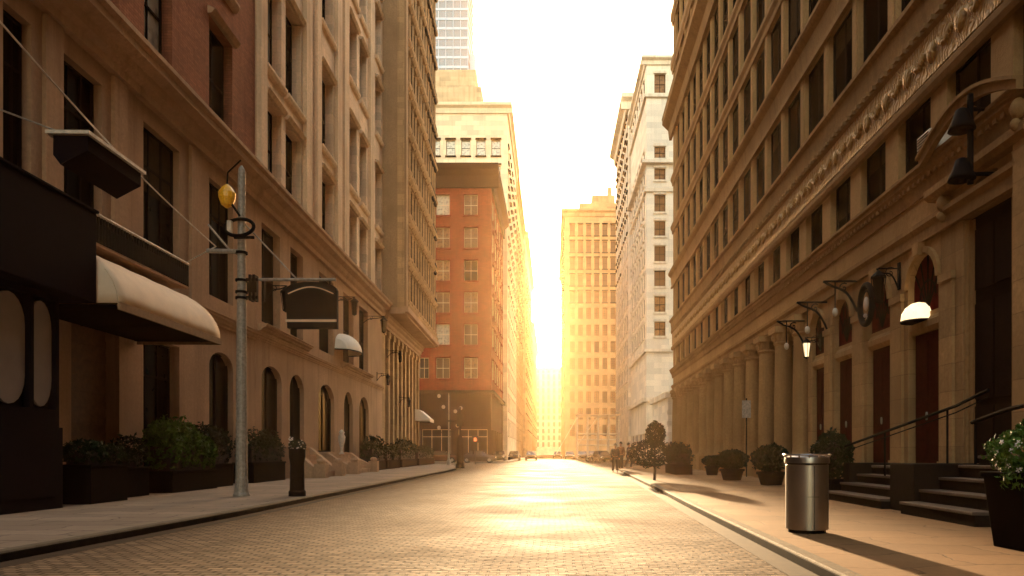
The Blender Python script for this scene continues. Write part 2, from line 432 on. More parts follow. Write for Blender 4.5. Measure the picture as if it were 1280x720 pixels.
for k in range(22): sh.box(SL(90)+.01,SL(150)-.01,-.4,-.36+.02*(k%2),.05+k*.2,.05+k*.2+.199)
sh.build('shutter', M['wood'], bA)
W.flush()
# --- B: cream limestone
B0, B1 = A1, SL(478)
bB = empty('limestone_building', LF(B0,0), RZL, 'cream limestone building with tall paired windows above a brown arched base, left side', 'building')
T = TL(B0); W = Wins(bB)
cols = [(327,350),(363,379),(399,417),(429,442),(449,460)]
w = MB(T)
arch = [(SL(327),SL(352),.02,4.75,.6),(SL(362),SL(380),.02,4.75,.8),(SL(398),SL(418),1.15,4.75,.9),(SL(430),SL(441),1.0,4.75,1.0),(SL(449),SL(461),.02,4.75,1.0)]
w.row(B0, B1, 0, 5.6, arch)
ops2 = [(SL(p),SL(q),6.45,10.5) for p,q in cols]
w.row(B0, B1, 5.6, 11.0, ops2)
w.build('wall', M['brown'], bB)
w = MB(T); ucol = [(331,352),(357,376),(400,416),(434,446),(449.5,458),(469,476)]
up = [(SL(p),SL(q)) for p,q in ucol]; zz = 12.1
rowsB = ((12.5,15.9),(17.1,21.4),(23.6,27.4),(29.0,32.6),(34.2,37.6),(39.2,42.4))
for c,d in rowsB:
    w.row(B0, B1, zz, d+.5, [(a,b,c,d) for a,b in up]); zz = d+.5
w.build('limestone_wall', M['cream'], bB)
w = MB(T)
for (c,d) in rowsB:
    for i,(a,b) in enumerate(up):
        st = 'cross' if i in (0,1) else 'sash'
        W.add(T,'L',a,b,c,d,-.42,M['frame'],[M['pane_sky'],M['pane']] if i==0 else [M['pane']],st,sur=(0,M['creamT'],'small'))
for px0,px1 in ((320,329),(378,386),(392,398),(418,424),(427,433),(460,464)):
    a,b = SL(px0),SL(px1)
    w = MB(T); w.box(a+.05,b-.05,.001,.2,12.12,44); w.build('pilaster', M['creamT'], bB)
w = MB(T); w.prism(cornice_prof(11.0,12.1,.75), B0, B1)
w.build('cornice', M['trimL'], bB)
w = MB(T); w.prism(cornice_prof(5.65,5.95,.16), B0, B1); w.build('belt', M['trimL'], bB)
for a,b in [(SL(322),SL(383)),(SL(427),SL(461))]: w = MB(T); w.prism(cornice_prof(5.96,6.3,.4), a, b); w.build('ledge', M['trimL'], bB)
w = MB(T); w.box(B0, B1-.01, -14, -.5, 0, 44.5); w.build('interior', M['core'], bB)
for a,b,c,d in ops2: W.add(T,'L',a,b,c,d,-.3,M['frame'],[M['pane']],'cross')
for op in arch: W.add(T,'L',op[0],op[1],op[2],op[3]-.01,-.2,M['frame'],[M['pane']],'mull')
W.flush()
# --- C: overhanging ornate building
C0, C1 = B1, SL(544.5,1.6)
bC = empty('ornate_tall_building', LF(C0,0), RZL, 'tall ochre building with closely set ornate windows and blank side pier overhanging a columned base', 'building')
T = TL(C0); W = Wins(bC)
w = MB(T); OC = 1.6
npc = 11; pit = (C1-C0-1.5)/npc
zz = 11.8
for r in range(11):
    c = 12.6+r*3.3; d = c+2.35
    w.row(C0, C1, zz, d+.4, [(C0+1.3+k*pit, C0+1.3+k*pit+pit*.6, c, d, .25) for k in range(npc)], OC-.5, OC); zz = d+.4
    for k in range(npc):
        a = C0+1.3+k*pit
        W.add(T,'L',a,a+pit*.6,c,d-.005,OC-.05,M['frame'],[M['pane']],'sash',sur=(OC,M['ochre'],'small'))
w.build('wall', M['ochre'], bC)
for r in range(11):
    c = 12.6+r*3.3; w = MB(T)
    w.prism([(OC+.001,c-.62),(OC+.1,c-.62),(OC+.24,c-.45),(OC+.24,c-.34),(OC+.001,c-.32)], C0+.9, C1); w.build('belt', M['ochre'], bC)
for k in range(npc+1):
    a = C0+1.3+k*pit-.3; w = MB(T); w.box(a-.12,a+.1,OC+.001,OC+.05,11.95,48.6); w.build('rib', M['ochre'], bC)
w = MB(T); w.box(C0, C0+.8, OC+.001, OC+.16, 11.9, 49); w.build('corner_pier', M['tanwall'], bC)
w = MB(T); w.box(C0, C1, -.49, OC-.001, 11.35, 11.8); w.prism(cornice_prof(10.4,11.35,.5), C0, C1)
w.box(C0, C1+.2, OC, OC+.3, 11.5, 11.9)
w.build('soffit', M['brown'], bC)
w = MB(T); w.box(C0+.02, C1-.02, -14, OC-.5, 11.8, 49.5); w.build('side_wall', M['tanwall'], bC)
w = MB(T); w.box(C0+.02, C1-.02, -14, -1.2, 0, 11.35); w.build('interior', M['core'], bC)
w = MB(T); w.box(C0, C0+.7, -1.2, 0, 0, 10.4); w.box(C0+.7, C1, -1.2, -.3, 9.6, 10.4); w.box(C0+.7, C1, -1.0, -.15, 0, .7); w.build('lower_wall', M['ochre'], bC)
ncl = 9; pc = (C1-C0-.9)/ncl
for k in range(ncl+1):
    s = C0+.75+k*pc; cb = MB(T)
    cb.box(s-.32,s+.32,-.6,.05,.701,1.2); cb.box(s-.26,s+.26,-.55,-.0,1.2,9.9); cb.box(s-.34,s+.34,-.6,.08,9.9,10.39)
    cb.build('pilaster', M['ochre'], bC)
    if k<ncl:
        W.add(T,'L',s+.27,s+pc-.27,.75,5.2,-.55,M['frame'],[M['pane']],'mull',pri=-1)
        W.add(T,'L',s+.27,s+pc-.27,5.5,9.55,-.55,M['frame'],[M['pane']],'mull',pri=-1)
w = MB(T); w.box(C0+.7,C1,-.8,-.45,5.2,5.5); w.build('belt', M['ochre'], bC)
W.flush()

# ================================================================== RIGHT BUILDING E
E0, E1 = -60.0, 59.8  # also lengthened unseen behind the camera, darkening the faces turned to it
bE = empty('long_stone_building', RF(E0,0), RZR, 'long brown stone building on the right with gilded relief band, arched entrances and a colonnade', 'building')
T = TR(E0); W = Wins(bE)
TH = .85
pitch = 2.45; piers = [19.25+pitch*k for k in range(-14, 17)]
piers = [p for p in piers if p > E0+1]
w = MB(T)
# arched base
archE = [(16.8,18.3,.8,5.95,.72),(19.35,20.85,.8,5.95,.72),(21.95,23.4,.8,5.95,.7),(24.35,25.6,.8,5.95,.62)]
portal = [(14.0,15.75,.8,6.9,.5)]
w.row(12.6, 26.0, 0, 6.2, archE+[(14.0,15.75,.8,6.19)], -TH, 0)
w.row(E0, 12.6, 0, 6.2, [(8.2,9.8,.8,5.9,.7),(4,5.6,.8,5.9,.7)], -TH, .12)
w.build('rusticated_wall', M['erust'], bE)
w = MB(T)
w.box(E0, 14.0, -TH, 0, 6.2, 8.0); w.box(15.75, E1, -TH, 0, 6.2, 8.0)
w.prism_o([(14.0,6.2),(14.0,8.0),(15.75,8.0),(15.75,6.2),(15.5,6.65),(15.2,6.85),(14.87,6.9),(14.55,6.85),(14.25,6.65)], -TH, 0)
w.build('entablature', M['ebody'], bE)
w = MB(T)
for (a,b,c,d) in [(p+.36,p+pitch-.36,0,0) for p in piers]: pass
w.box(E0, piers[0]+.375, -TH, 0, 8.0, 9.8)
for i,p in enumerate(piers):
    w.box(p-.37 if i else p, p+.37, -TH, 0, 8.0, 9.8)
rowsE = [(12.1,14.9),(16.1,19.3),(19.95,23.3),(23.95,27.5),(29.2,32.6),(33.6,36.6),(37.6,40.6),(41.6,44.6)]
for (c,d) in rowsE:
    for p in piers: w.box(p-.24, p+.24, -TH, 0, c, d); w.box(p-.14, p+.14, 0, .035, c+.01, d-.01)
ends = [8.0]+[r[0] for r in rowsE]
w.box(E1-.5, E1, -TH+.001, -.001, 8.0, 9.8)
for c,d in rowsE: w.box(E1-.5, E1, -TH+.001, -.001, c, d); w.box(E0, piers[0]-.24, -TH, 0, c, d)
w.box(E0,E1,-TH,0,9.8,12.1)
zp = 14.9
for c,d in rowsE[1:]: w.box(E0,E1,-TH,0,zp,c); zp = d
w.box(E0,E1,-TH,0,zp,47)
w.build('wall', M['ebody'], bE)
# panes
for k,p in enumerate(piers[:-1]):
    if p < 11: continue
    W.add(T,'R',p+.37,p+pitch-.37,8.02,9.78,-.2,M['frame'],[M['pane_e']],'mull')
    for c,d in rowsE:
        W.add(T,'R',p+.24,p+pitch-.24,c,d,-.15,M['frame'],[M['pane_e']],'mull')
w = MB(T)
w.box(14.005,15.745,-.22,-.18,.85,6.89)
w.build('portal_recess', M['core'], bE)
for q in (14.05,14.9):
    w = MB(T)
    for z0,z1 in ((1.0,2.1),(2.25,4.3),(4.6,5.9)): w.box(q,q+.78,-.179,-.15,z0,z1)
    w.build('door_leaf', M['doorblk'], bE)
w = MB(T); w.box(E0,E1-.01,-16,-TH-.35,0,47); w.build('interior', M['core'], bE)
# mouldings
w = MB(T)
w.prism([(.001,6.2),(.1,6.2),(.1,6.45),(.18,6.55),(.18,6.66),(.001,6.66)], E0, E1)
w.prism([(.001,7.3),(.05,7.3),(.08,7.45),(.1,7.6),(.22,7.78),(.22,7.88),(.28,7.92),(.28,8.0),(.001,8.0)], E0, E1+.3)
w.prism([(.001,9.6),(.12,9.6),(.17,9.72),(.17,9.86),(.1,9.94),(.001,9.94)], E0, E1+.1)
w.prism([(.001,11.0),(.1,11.0),(.16,11.1),(.16,11.25),(.13,11.3),(.18,11.9),(.3,11.98),(.3,12.1),(.001,12.12)], E0, E1+.3)
w.prism([(.001,14.8),(.14,14.8),(.14,14.98),(.08,15.05),(.14,15.7),(.3,15.85),(.36,15.95),(.36,16.08),(.001,16.12)], E0, E1+.5)
for z0,z1,pj in ((19.3,19.95,.2),(23.3,23.95,.2),(32.6,33.6,.2),(36.6,37.6,.2),(40.6,41.6,.2)):
    w.prism([(.001,z0-.04),(pj*.4,z0-.04),(pj*.5,z0+.2),(pj,z0+.4),(pj,z1-.06),(.001,z1)], E0, E1+.15)
w.prism([(.001,27.4),(.2,27.4),(.25,27.7),(.3,28.2),(.7,28.6),(.8,28.7),(.8,29.0),(.85,29.15),(.001,29.2)], E0, E1+.9)
w.build('cornice', M['etrim'], bE)
w = MB(T); w.box(E0,E1,.001,.1,9.985,10.999); w.build('frieze', M['efrieze'], bE)
# relief: rosettes and garlands on the frieze, toothed dentil courses
s = 12.0
while s < 58:
    w = MB(T); w.ball((s,.1,10.5),.22,.1,.26,8,5); w.build('rosette', M['efrieze'], bE, smooth=True)
    w = MB(T); w.tube([(s+.3+q*.09,.12,10.62-.22*math.sin(PI*q/7)) for q in range(8)],.07,6); w.build('garland', M['efrieze'], bE, smooth=True)
    s += 1.225
def zig(s0, s1, pt, wd, oa, ob, z0, z1):
    w = MB(T); P = []; s = s0
    while s < s1: P += [(s,ob),(s+wd,ob),(s+wd,oa),(s+pt,oa)]; s += pt
    vs = []; fs = []
    for (a,o) in P: vs += [(a,o,z0),(a,o,z1),(a,oa-.02,z0)]
    for i in range(len(P)-1): j=3*i; fs += [(j,j+3,j+4,j+1),(j,j+2,j+5,j+3)]
    w.add(vs,fs); w.build('dentil_course', M['etrim'], bE)
zig(8.0,59.3,.36,.18,.162,.26,11.12,11.24); zig(8.0,59.3,.26,.12,.101,.18,7.62,7.72)
# colonnade
for k in range(14):
    s = 27.0+k*2.45; cb = MB(T)
    if s > 59.5: break
    cb.box(s-.52,s+.52,-.62,.32,0,.85); cb.lathe(s,-.15,[(.46,.85),(.46,1.0),(.40,1.12),(.385,1.3),(.38,3),(.34,5.4),(.34,5.45),(.42,5.55),(.36,5.62),(.48,5.95)],20)
    cb.box(s-.5,s+.5,-.62,.34,5.95,6.199)
    for q in range(8):
        a = q*PI/4; cb.ball((s+.42*math.cos(a),-.15+.42*math.sin(a),5.78),.09,.09,.15,6,4)
    cb.build('column', M['ebody'], bE)
    if s+2.45 < 60:
        W.add(T,'R',s+.4,s+2.05,.5,4.2,-1.05,M['frame'],[M['pane_e']],'mull',pri=0)
        W.add(T,'R',s+.4,s+2.05,4.4,6.1,-1.05,M['frame'],[M['pane_e']],'mull',pri=0)
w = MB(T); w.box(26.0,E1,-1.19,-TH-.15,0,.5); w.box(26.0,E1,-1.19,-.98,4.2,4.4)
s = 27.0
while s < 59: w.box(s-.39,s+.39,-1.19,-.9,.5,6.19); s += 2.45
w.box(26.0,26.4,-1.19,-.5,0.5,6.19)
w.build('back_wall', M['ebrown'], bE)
# arch doors
arcs = archE
for (a,b,c,d,r) in arcs:
    dr = MB(T)
    dr.box(a+.01,b-.01,-.28,-.18,.82,4.05)
    for q in (0,1):
        x0 = a+.06+q*(b-a)/2; x1 = x0+(b-a)/2-.12
        for z0,z1 in ((1.0,2.0),(2.15,3.85)): dr.box(x0+.05,x1-.05,-.18,-.15,z0,z1)
    do = dr.build('door', M['door'], bE)
    hd = MB(T); hd.lathe((a+b)/2+.06,-.12,[(.02,1.9),(.03,1.95),(.03,2.05),(.02,2.1)],8); hd.build('handle', M['steel'], do)
    tr = MB(T); tr.prism([(-.4,4.05),(-.1,4.05),(-.02,4.15),(-.02,4.3),(-.1,4.42),(-.1,4.52),(-.4,4.52)], a+.001, b-.001); tr.build('transom', M['erust'], bE)
    f = MB(T)
    N=12; mid=(a+b)/2; hw=(b-a)/2
    f.box(a+.02,b-.02,-.18,-.14,4.53,5.95-r)
    f.prism_o([(mid+hw*.98*math.cos(t*PI/N), 5.95-r+r*.98*math.sin(t*PI/N)) for t in range(N+1)], -.18, -.14)
    fl = f.build('fanlight', M['redpane'], bE)
    g = MB(T)
    for t in (2,4,6,8,10): g.tube([(mid,-.12,4.6),(mid+hw*.95*math.cos(t*PI/N),-.12,5.2+r*.95*math.sin(t*PI/N))],.02,5)
    g.tube([(mid+hw*.5*math.cos(t*PI/N),-.12,4.9+.4*math.sin(t*PI/N)) for t in range(N+1)],.02,5)
    g.build('glazing_bars', M['frame'], fl)
    # archivolt
    v = MB(T); pts=[]
    for t in range(N+1):
        ang = t*PI/N; pts.append((mid+(hw+.14)*math.cos(ang), 5.95-r+(r+.14)*math.sin(ang)))
    for i in range(N):
        (xa,za),(xb,zb) = pts[i],pts[i+1]
        ca,cb_ = t, t
        ia = (mid+(hw+.002)*math.cos(i*PI/N), 5.95-r+(r+.002)*math.sin(i*PI/N)); ib = (mid+(hw+.002)*math.cos((i+1)*PI/N), 5.95-r+(r+.002)*math.sin((i+1)*PI/N))
        v.prism_o([(xa,za),(xb,zb),ib,ia], .001, .09)
    v.prism_o([(mid-.12,5.9),(mid+.12,5.9),(mid+.17,6.19),(mid-.17,6.19)], .001, .2)
    v.build('archivolt', M['ebody'], bE)
# pilaster strips between arches
w = MB(T)
for a,b in ((16.05,16.65),(18.5,19.2),(21.0,21.8),(23.55,24.2)):
    w.box(a+.04,b-.04,.001,.07,.9,5.0); w.box(a,b,.001,.12,.0,.9); w.box(a,b,.001,.11,5.0,5.18)
w.box(13.1,13.7,.001,.18,.2,7.0); w.box(13.05,13.75,.001,.24,7.0,7.19)
w.build('pilaster', M['erust'], bE)
# portal reveals
w = MB(T)
for i,(q) in enumerate((.0,.12,.24)):
    w.box(15.75-.06-q*.5,15.75-q*.5-.002,-.17,-.02-q*.5,.82,6.15)
    w.box(14.0+q*.5+.002,14.06+q*.5,-.17,-.02-q*.5,.82,6.15)
w.build('door_reveal', M['ebody'], bE)
# broken segmental pediment over portal
w = MB(T); N=14; pts=[]
for t in range(N+1):
    x = 13.2+(16.9-13.2)*t/N; z = 7.75+.55*math.sin(PI*t/N)
    pts.append((x,z))
for i in range(N):
    (xa,za),(xb,zb) = pts[i],pts[i+1]
    w.prism_o([(xa,za+.02),(xb,zb+.02),(xb,zb+.2),(xa,za+.2)], .29, .42)
    w.prism_o([(xa,za+.2),(xb,zb+.2),(xb,zb+.27),(xa,za+.27)], .29, .5)
w.build('pediment', M['etrim'], bE)
w = MB(T); w.prism([(.01,6.95),(.2,6.95),(.3,7.05),(.3,7.2),(.01,7.28)],13.2,16.9); w.build('pediment_base', M['etrim'], bE)
for (cs,co,cz,a,b,c) in ((15.1,.3,8.12,.4,.12,.18),(16.35,.12,6.75,.12,.16,.2),(13.4,.26,7.5,.14,.14,.2)):
    w = MB(T); w.ball((cs,co,cz),a,b,c,12,8); w.ball((cs,co+.05,cz-.3),a*.6,b*.7,c*.6,10,6); w.build('carving', M['etrim'], bE, smooth=True)
W.flush()

# things on building E -----------------------------------------------------
def RW(s, o, z): v = RF(s,o); return Vector((v.x,v.y,z))
def LW(s, o, z): v = LF(s,o); return Vector((v.x,v.y,z))
def scroll(mb, s, z, L, H, r=.03):
    pts = []
    for i in range(22):
        t = i/21; pts.append((s, .05+L*t, z-H*(1-t)**2+ .08*math.sin(t*PI*2)))
    mb.tube(pts, r, 6)
    mb.tube([(s,.05,z),(s,L,z)], r*.9, 6)
    c=(L*.45, z-H*.22)
    mb.tube([(s,c[0]+.02*k*.9*math.cos(k*.5)*.5,c[1]+.02*k*.9*math.sin(k*.5)*.5) for k in range(18)], r*.6, 5)
def lantern(side, s, o, z, label, k=1.0, lit=False, group=None):
    T = (TR(s) if side=='R' else TL(s)); P = RF(s,0) if side=='R' else LF(s,0)
    e = empty('wall_lantern', (P.x,P.y,z), RZR if side=='R' else RZL, label, 'lantern', group)
    T0 = (lambda a,b,c: Vector((a, b if side=='R' else -b, c)))
    b = MB(T0); scroll(b, 0, .55*k, o, .5*k, .022*k); b.box(-.06*k,.06*k,0,.04,0,.7*k); b.build('bracket', M['black'], e)
    l = MB(T0); l.lathe(0,o,[(.03*k,.5*k),(.05*k,.48*k),(.2*k,.34*k),(.2*k,.31*k)],8)
    l.lathe(0,o,[(.1*k,-.32*k),(.12*k,-.28*k),(.03*k,-.36*k)],8)
    for q in range(6):
        a=q*PI/3; l.tube([(.1*k*math.cos(a),o+.1*k*math.sin(a),-.3*k),(.18*k*math.cos(a),o+.18*k*math.sin(a),.32*k)],.012*k,4)
    l.build('cage', M['black'], e)
    g = MB(T0); g.lathe(0,o,[(.08*k,-.27*k),(.15*k,.3*k)],6); g.build('glass', M['lit'] if lit else M['pane'], e)
    return e
lantern('R', 18.75, .55, 5.35, 'black iron lantern beside the nearest arched doorway on the right', 1.0, False)
lantern('R', 24.6, .5, 4.6, 'small pale glowing lantern between the farthest arched doors', .8, True)
# lit dome lamp in nearest arch
e = empty('dome_lamp', RW(17.75,.0,4.35), RZR, 'glowing cream dome lamp inside the nearest red arched doorway', 'lamp')
m = MB(); m.lathe(0,0,[(.4,0),(.4,.04),(.38,.18),(.3,.32),(.17,.42),(.02,.46)],20); m.build('shade', M['lit'], e, smooth=True)
m = MB(); m.lathe(0,0,[(.41,-.04),(.41,.0)],20); m.build('rim', M['frame'], e); m = MB(); m.tube([(0,0,.45),(0,-.25,.6)],.02,6); m.build('arm', M['frame'], e)
# ring emblem
e = empty('round_emblem', RW(20.15,.12,5.25), RZR, 'dark ring shaped emblem with pale centre over the middle arched door', 'emblem')
m = MB(); N=24
m.tube([(.42*math.cos(2*PI*k/N),.18,.55*math.sin(2*PI*k/N)) for k in range(N+1)],.08,8); m.tube([(.27*math.cos(2*PI*k/N),.18,.38*math.sin(2*PI*k/N)) for k in range(N+1)],.025,6)
m.box(-.03,.03,0,.18,.42,.5); m.build('ring', M['black'], e, smooth=True)
m = MB(); m.ball((0,.18,.02),.14,.05,.2); m.ball((.05,.18,-.3),.08,.05,.06); m.ball((-.12,.18,-.4),.07,.05,.07); m.build('ornament', M['palepaint'], e, smooth=True)
# scroll brackets with drop lamps
for i,(s,z,lab) in enumerate(((21.4,5.9,'wrought iron scroll bracket fixed between the middle and farther arches'),(23.9,5.8,'wrought iron scroll bracket over the farthest arched door'),(26.2,5.6,'wrought iron scroll bracket at the first column of the colonnade'))):
    e = empty('scroll_bracket', RW(s,0,z), RZR, lab, 'bracket', 'iron scroll brackets along the right facade')
    m = MB(); scroll(m,0,.3,1.0,.9,.035); m.tube([(0,.7,.3),(0,.7,-.5)],.02,6); m.build('arm', M['black'], e)
    m = MB(); m.ball((0,.7,-.62),.09,.09,.13,8,6); m.build('drop', M['globe'], e, smooth=True)
# black bell shaped lamps on the portal
e = empty('bell_lamp_bracket', RW(14.45,.0,6.6), RZR, 'pair of black bell shaped lamps stacked on a bracket beside the tall portal', 'lamps')
m = MB(); m.tube([(0,.55,-.1),(0,.55,1.7)],.06,8); m.tube([(0,0,.1),(0,.55,.1)],.04,6); m.tube([(0,0,1.4),(0,.55,1.4)],.04,6); m.build('stem', M['black'], e)
for z in (.0,1.0):
    m = MB(); m.lathe(.0,.72,[(.05,z+.42),(.12,z+.38),(.17,z+.22),(.24,z+.05),(.26,z-.02),(.2,z-.02)],14); m.build('lamp_shade', M['black'], e, smooth=True)
    m = MB(); m.ball((0,.72,z+.02),.1,.1,.1,8,6); m.build('bulb', M['frame'], e)
# window box unit
e = empty('air_conditioner', RW(16.7,.0,8.05), RZR, 'small pale air conditioner tilted out of a window above the pediment end', 'air conditioner')
m = MB(); m.prism([(-.2,.15),(.4,0),(.4,.45),(-.2,.6)],-.3,.3); m.build('casing', M['palepaint'], e, bevel=.02)
m = MB()
for k in range(6): m.box(-.26,.26,.401,.412,.05+k*.065,.075+k*.065)
m.build('grille', M['frame'], e)
# stoop ----------------------------------------------------------------------
def stepobj(T, s0, s1, steps, mat, e, oback, name='step'):
    z = 0
    for (o, zt) in steps:
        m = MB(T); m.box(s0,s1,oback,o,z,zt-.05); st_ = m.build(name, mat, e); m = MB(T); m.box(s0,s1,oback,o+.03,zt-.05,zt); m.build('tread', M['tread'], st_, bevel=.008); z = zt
T = TR(14.0)
e = empty('front_stoop', RF(14.0,0), RZR, 'dark stone stoop with broad steps and block cheek under the arched doors', 'steps')
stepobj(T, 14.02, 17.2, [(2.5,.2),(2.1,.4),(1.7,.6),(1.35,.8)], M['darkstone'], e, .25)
m = MB(T); m.box(13.0,14.0,.65,2.35,0,.9); m.build('cheek_block', M['darkstone'], e, bevel=.02)
m = MB(T); m.box(17.21,17.6,.65,1.9,0,.86); m.build('cheek_block', M['darkstone'], e, bevel=.02)
m = MB(T); m.box(17.6,25.9,.25,.9,0,.5); m.box(17.6,25.9,.25,.75,.5,.78); m.build('plinth', M['erust'], e)
T = TR(11.0)
e = empty('portal_steps', RF(11.0,0), RZR, 'darker flight of stone steps rising to the tall portal nearest the right edge', 'steps')
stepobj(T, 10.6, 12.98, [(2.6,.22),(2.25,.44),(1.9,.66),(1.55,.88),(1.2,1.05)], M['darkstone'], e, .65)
e = empty('handrail', RF(13.0,0), RZR, 'black iron handrail sloping up across the steps on the right', 'handrail')
T = TR(13.0)
m = MB(T); rail=[(19.0,2.0,.98),(17.9,1.9,1.2),(13.0,1.6,1.95),(12.0,1.6,2.15)]
m.tube(rail,.03,8); m.tube([(a,b,c-.12) for a,b,c in rail[1:]],.012,6); m.build('rail', M['black'], e)
for a,b,c,g in ((17.9,1.9,1.2,0),(15.6,1.75,1.55,.6),(13.3,1.6,1.9,.9)):
    m = MB(T); m.tube([(a,b,g),(a,b,c)],.022,6); m.build('post', M['black'], e)
e = empty('short_handrail', RF(11.0,0), RZR, 'short black handrail cut by the right edge of the photo beside the flowers', 'handrail')
T = TR(11.0); m = MB(T); m.tube([(12.3,1.7,1.62),(11.2,1.75,1.78),(9.5,1.8,1.9)],.035,8); m.tube([(12.2,1.7,.9),(12.2,1.7,1.63)],.025,6); m.build('rail', M['black'], e)

# ================================================================== LEFT THINGS
T = TL(8.0)
e = empty('entrance_box', LF(8.0,0), RZL, 'black entrance enclosure with deep blank fascia and rounded frosted windows at the left edge', 'entrance')
m = MB(T); m.box(4.0,15.0,.0,1.9,4.22,6.1); m.box(4.0,15.04,0,1.94,6.1,6.16); m.build('fascia', M['blackp'], e, bevel=.02)
m = MB(T); m.box(4.0,14.35,.0,1.62,0,1.6); m.box(4.0,14.35,0,1.55,1.6,1.8)
m.row(4.0,14.35,1.8,4.22,[(12.65,13.5,1.95,4.1),(13.62,14.25,1.95,4.1)],1.3,1.55); m.box(14.1,14.35,0,1.3,1.8,4.22)
for q in (4,6.5,9.3,11.8): m.box(q+.2,q+2.2,1.621,1.64,.25,1.35)
m.box(12.9,14.2,1.621,1.64,.25,1.35)
m.build('wall', M['blackp'], e)
for a,b in ((12.65,13.5),(13.62,14.25)):
    m = MB(T); N=10; mid=(a+b)/2; hw=(b-a)/2*.98; r=.55; pts=[]
    for t in range(N+1): pts.append((mid+hw*math.cos(t*PI/N), 3.5+r*math.sin(t*PI/N)))
    for t in range(N+1): pts.append((mid-hw*math.cos(t*PI/N), 2.55-r*math.sin(t*PI/N)))
    m.prism_o(pts, 1.42, 1.47); m.build('window', M['frost'], e)
    m = MB(T); m.box(a,b,1.36,1.41,1.95,4.1); m.build('window_backing', M['blackp'], e)
# barrel awning
e = empty('barrel_awning', LF(15.0,0), RZL, 'cream canvas awning with curved end over the left shopfront', 'awning')
T = TL(15.0); m = MB(T); N=10; a0,a1=15.05,20.0; D,H0,H1=2.3,4.25,5.75
def apt(t): return (.02+D*math.sin(t*PI/2), H0+(H1-H0)*math.cos(t*PI/2))
vs=[];fs=[]
segs=14
for j in range(N+1):
    o,z = apt(j/N)
    for k in range(segs+1): vs.append((a0+(a1-a0)*k/segs,o,z+.02*math.sin(k*2.1+j)*(j/N)))
for j in range(N):
    for k in range(segs):
        i=j*(segs+1)+k; fs.append((i,i+1,i+segs+2,i+segs+1))
m.add(vs,fs)
# end cap
o_=[apt(j/N) for j in range(N+1)]
m.add([(a1,o,z) for o,z in o_]+[(a1,.02,H0)],[tuple(range(N+2))]); m.add([(a0,o,z) for o,z in o_]+[(a0,.02,H0)],[tuple(range(N+2))])
cn = m.build('canopy', M['canvas'], e, smooth=True, autosmooth=True)
md = cn.modifiers.new('solid','SOLIDIFY'); md.thickness=.02
m = MB(T); m.box(a0,a1+.02,D+.0,D+.05,H0-.14,H0+.02); m.box(a1,a1+.03,.02,D,H0-.14,H0); m.build('valance', M['canvasd'], e)
m = MB(T)
for s in (a0+.1,(a0+a1)/2,a1-.1): m.tube([(s,.02,H0-.05),(s,D,H0-.05)],.02,6)
m.build('frame', M['black'], e)
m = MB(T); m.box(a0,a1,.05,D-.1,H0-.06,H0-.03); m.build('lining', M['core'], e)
# balcony ledge
e = empty('iron_balcony', LF(15.0,0), RZL, 'shallow black iron balcony with pale top rail above the cream awning', 'balcony')
m = MB(T); m.tube([(13.5,1.15,6.5),(20.6,1.15,6.5)],.04,8); m.tube([(20.6,0,6.5),(20.6,1.15,6.5)],.04,8); m.build('top_rail', M['palepaint'], e)
m = MB(T); m.box(13.5,20.6,0,1.15,5.8,5.86); m.build('floor', M['brown'], e)
m = MB(T)
for k in range(60): s=13.6+k*.118; m.box(s,s+.05,1.12,1.16,5.86,6.47)
for k in range(9): m.box(20.57,20.61,.08+k*.125,.12+k*.125,5.86,6.47)
m.box(13.5,20.6,1.13,1.15,5.9,6.3); m.box(20.575,20.6,0,1.13,5.9,6.3)
m.build('railing', M['black'], e)
# upper canopy
e = empty('flat_canopy', LF(13.8,0), RZL, 'small dark wedge canopy with pale top edge high on the brownstone wall', 'canopy')
T = TL(13.8)
m = MB(T); m.prism([(1.2,7.2),(1.35,7.0),(1.9,7.3),(1.9,7.6),(1.2,7.6)],14.7,16.7); m.build('underside', M['blackp'], e)
m = MB(T); m.box(14.6,16.78,1.1,1.98,7.6,7.67); m.build('roof', M['palepaint'], e)
for s in (14.9,16.4): m = MB(T); m.tube([(s,1.5,7.64),(s,0,8.2)],.02,6); m.build('tie_rod', M['galv'], e)
e = empty('wire', LF(12.0,0), RZL, 'thin pale wire strung along the brownstone front past the small canopy', 'wire')
T = TL(12.0); m = MB(T)
P0=Vector((10.5,2.05,8.75)); P1=Vector((21.6,1.5,7.3)); pts=[]
for i in range(17):
    t=i/16; p=P0.lerp(P1,t); pts.append((p.x,p.y,p.z-.25*math.sin(PI*t)))
pts.append((22.6,.02,7.0)); m.tube([(9.5,.02,9.2)]+pts,.018,6)
o_=m.build('cable', M['palepaint'], e)

# hedge / leaf helpers
def leaves(mb, n, box, size, shape='box', clump=.0):
    for i in range(n):
        if shape=='box': p=[U(*box[0]),U(*box[1]),U(*box[2])]
        else:
            (cx,cy,cz),(rx,ry,rz)=box
            while True:
                q=Vector((U(-1,1),U(-1,1),U(-1,1)))
                if .3 < q.length < 1: break
            k = 1+clump*math.sin(q.x*7+cx)*math.sin(q.y*6+cy)*math.sin(q.z*8)
            q = q.normalized()*(q.length**.4)*k
            p=[cx+q.x*rx,cy+q.y*ry,cz+q.z*rz]
        n_=Vector((U(-1,1),U(-1,1),U(-.3,1))).normalized(); a=n_.orthogonal().normalized(); b=n_.cross(a)
        ang=U(0,2*PI); a,b=a*math.cos(ang)+b*math.sin(ang),b*math.cos(ang)-a*math.sin(ang)
        s=size*U(.6,1.3); P=Vector(p)
        mb.add([tuple(P-a*s),tuple(P-b*s*.45),tuple(P+a*s),tuple(P+b*s*.45)],[(0,1,2,3)])
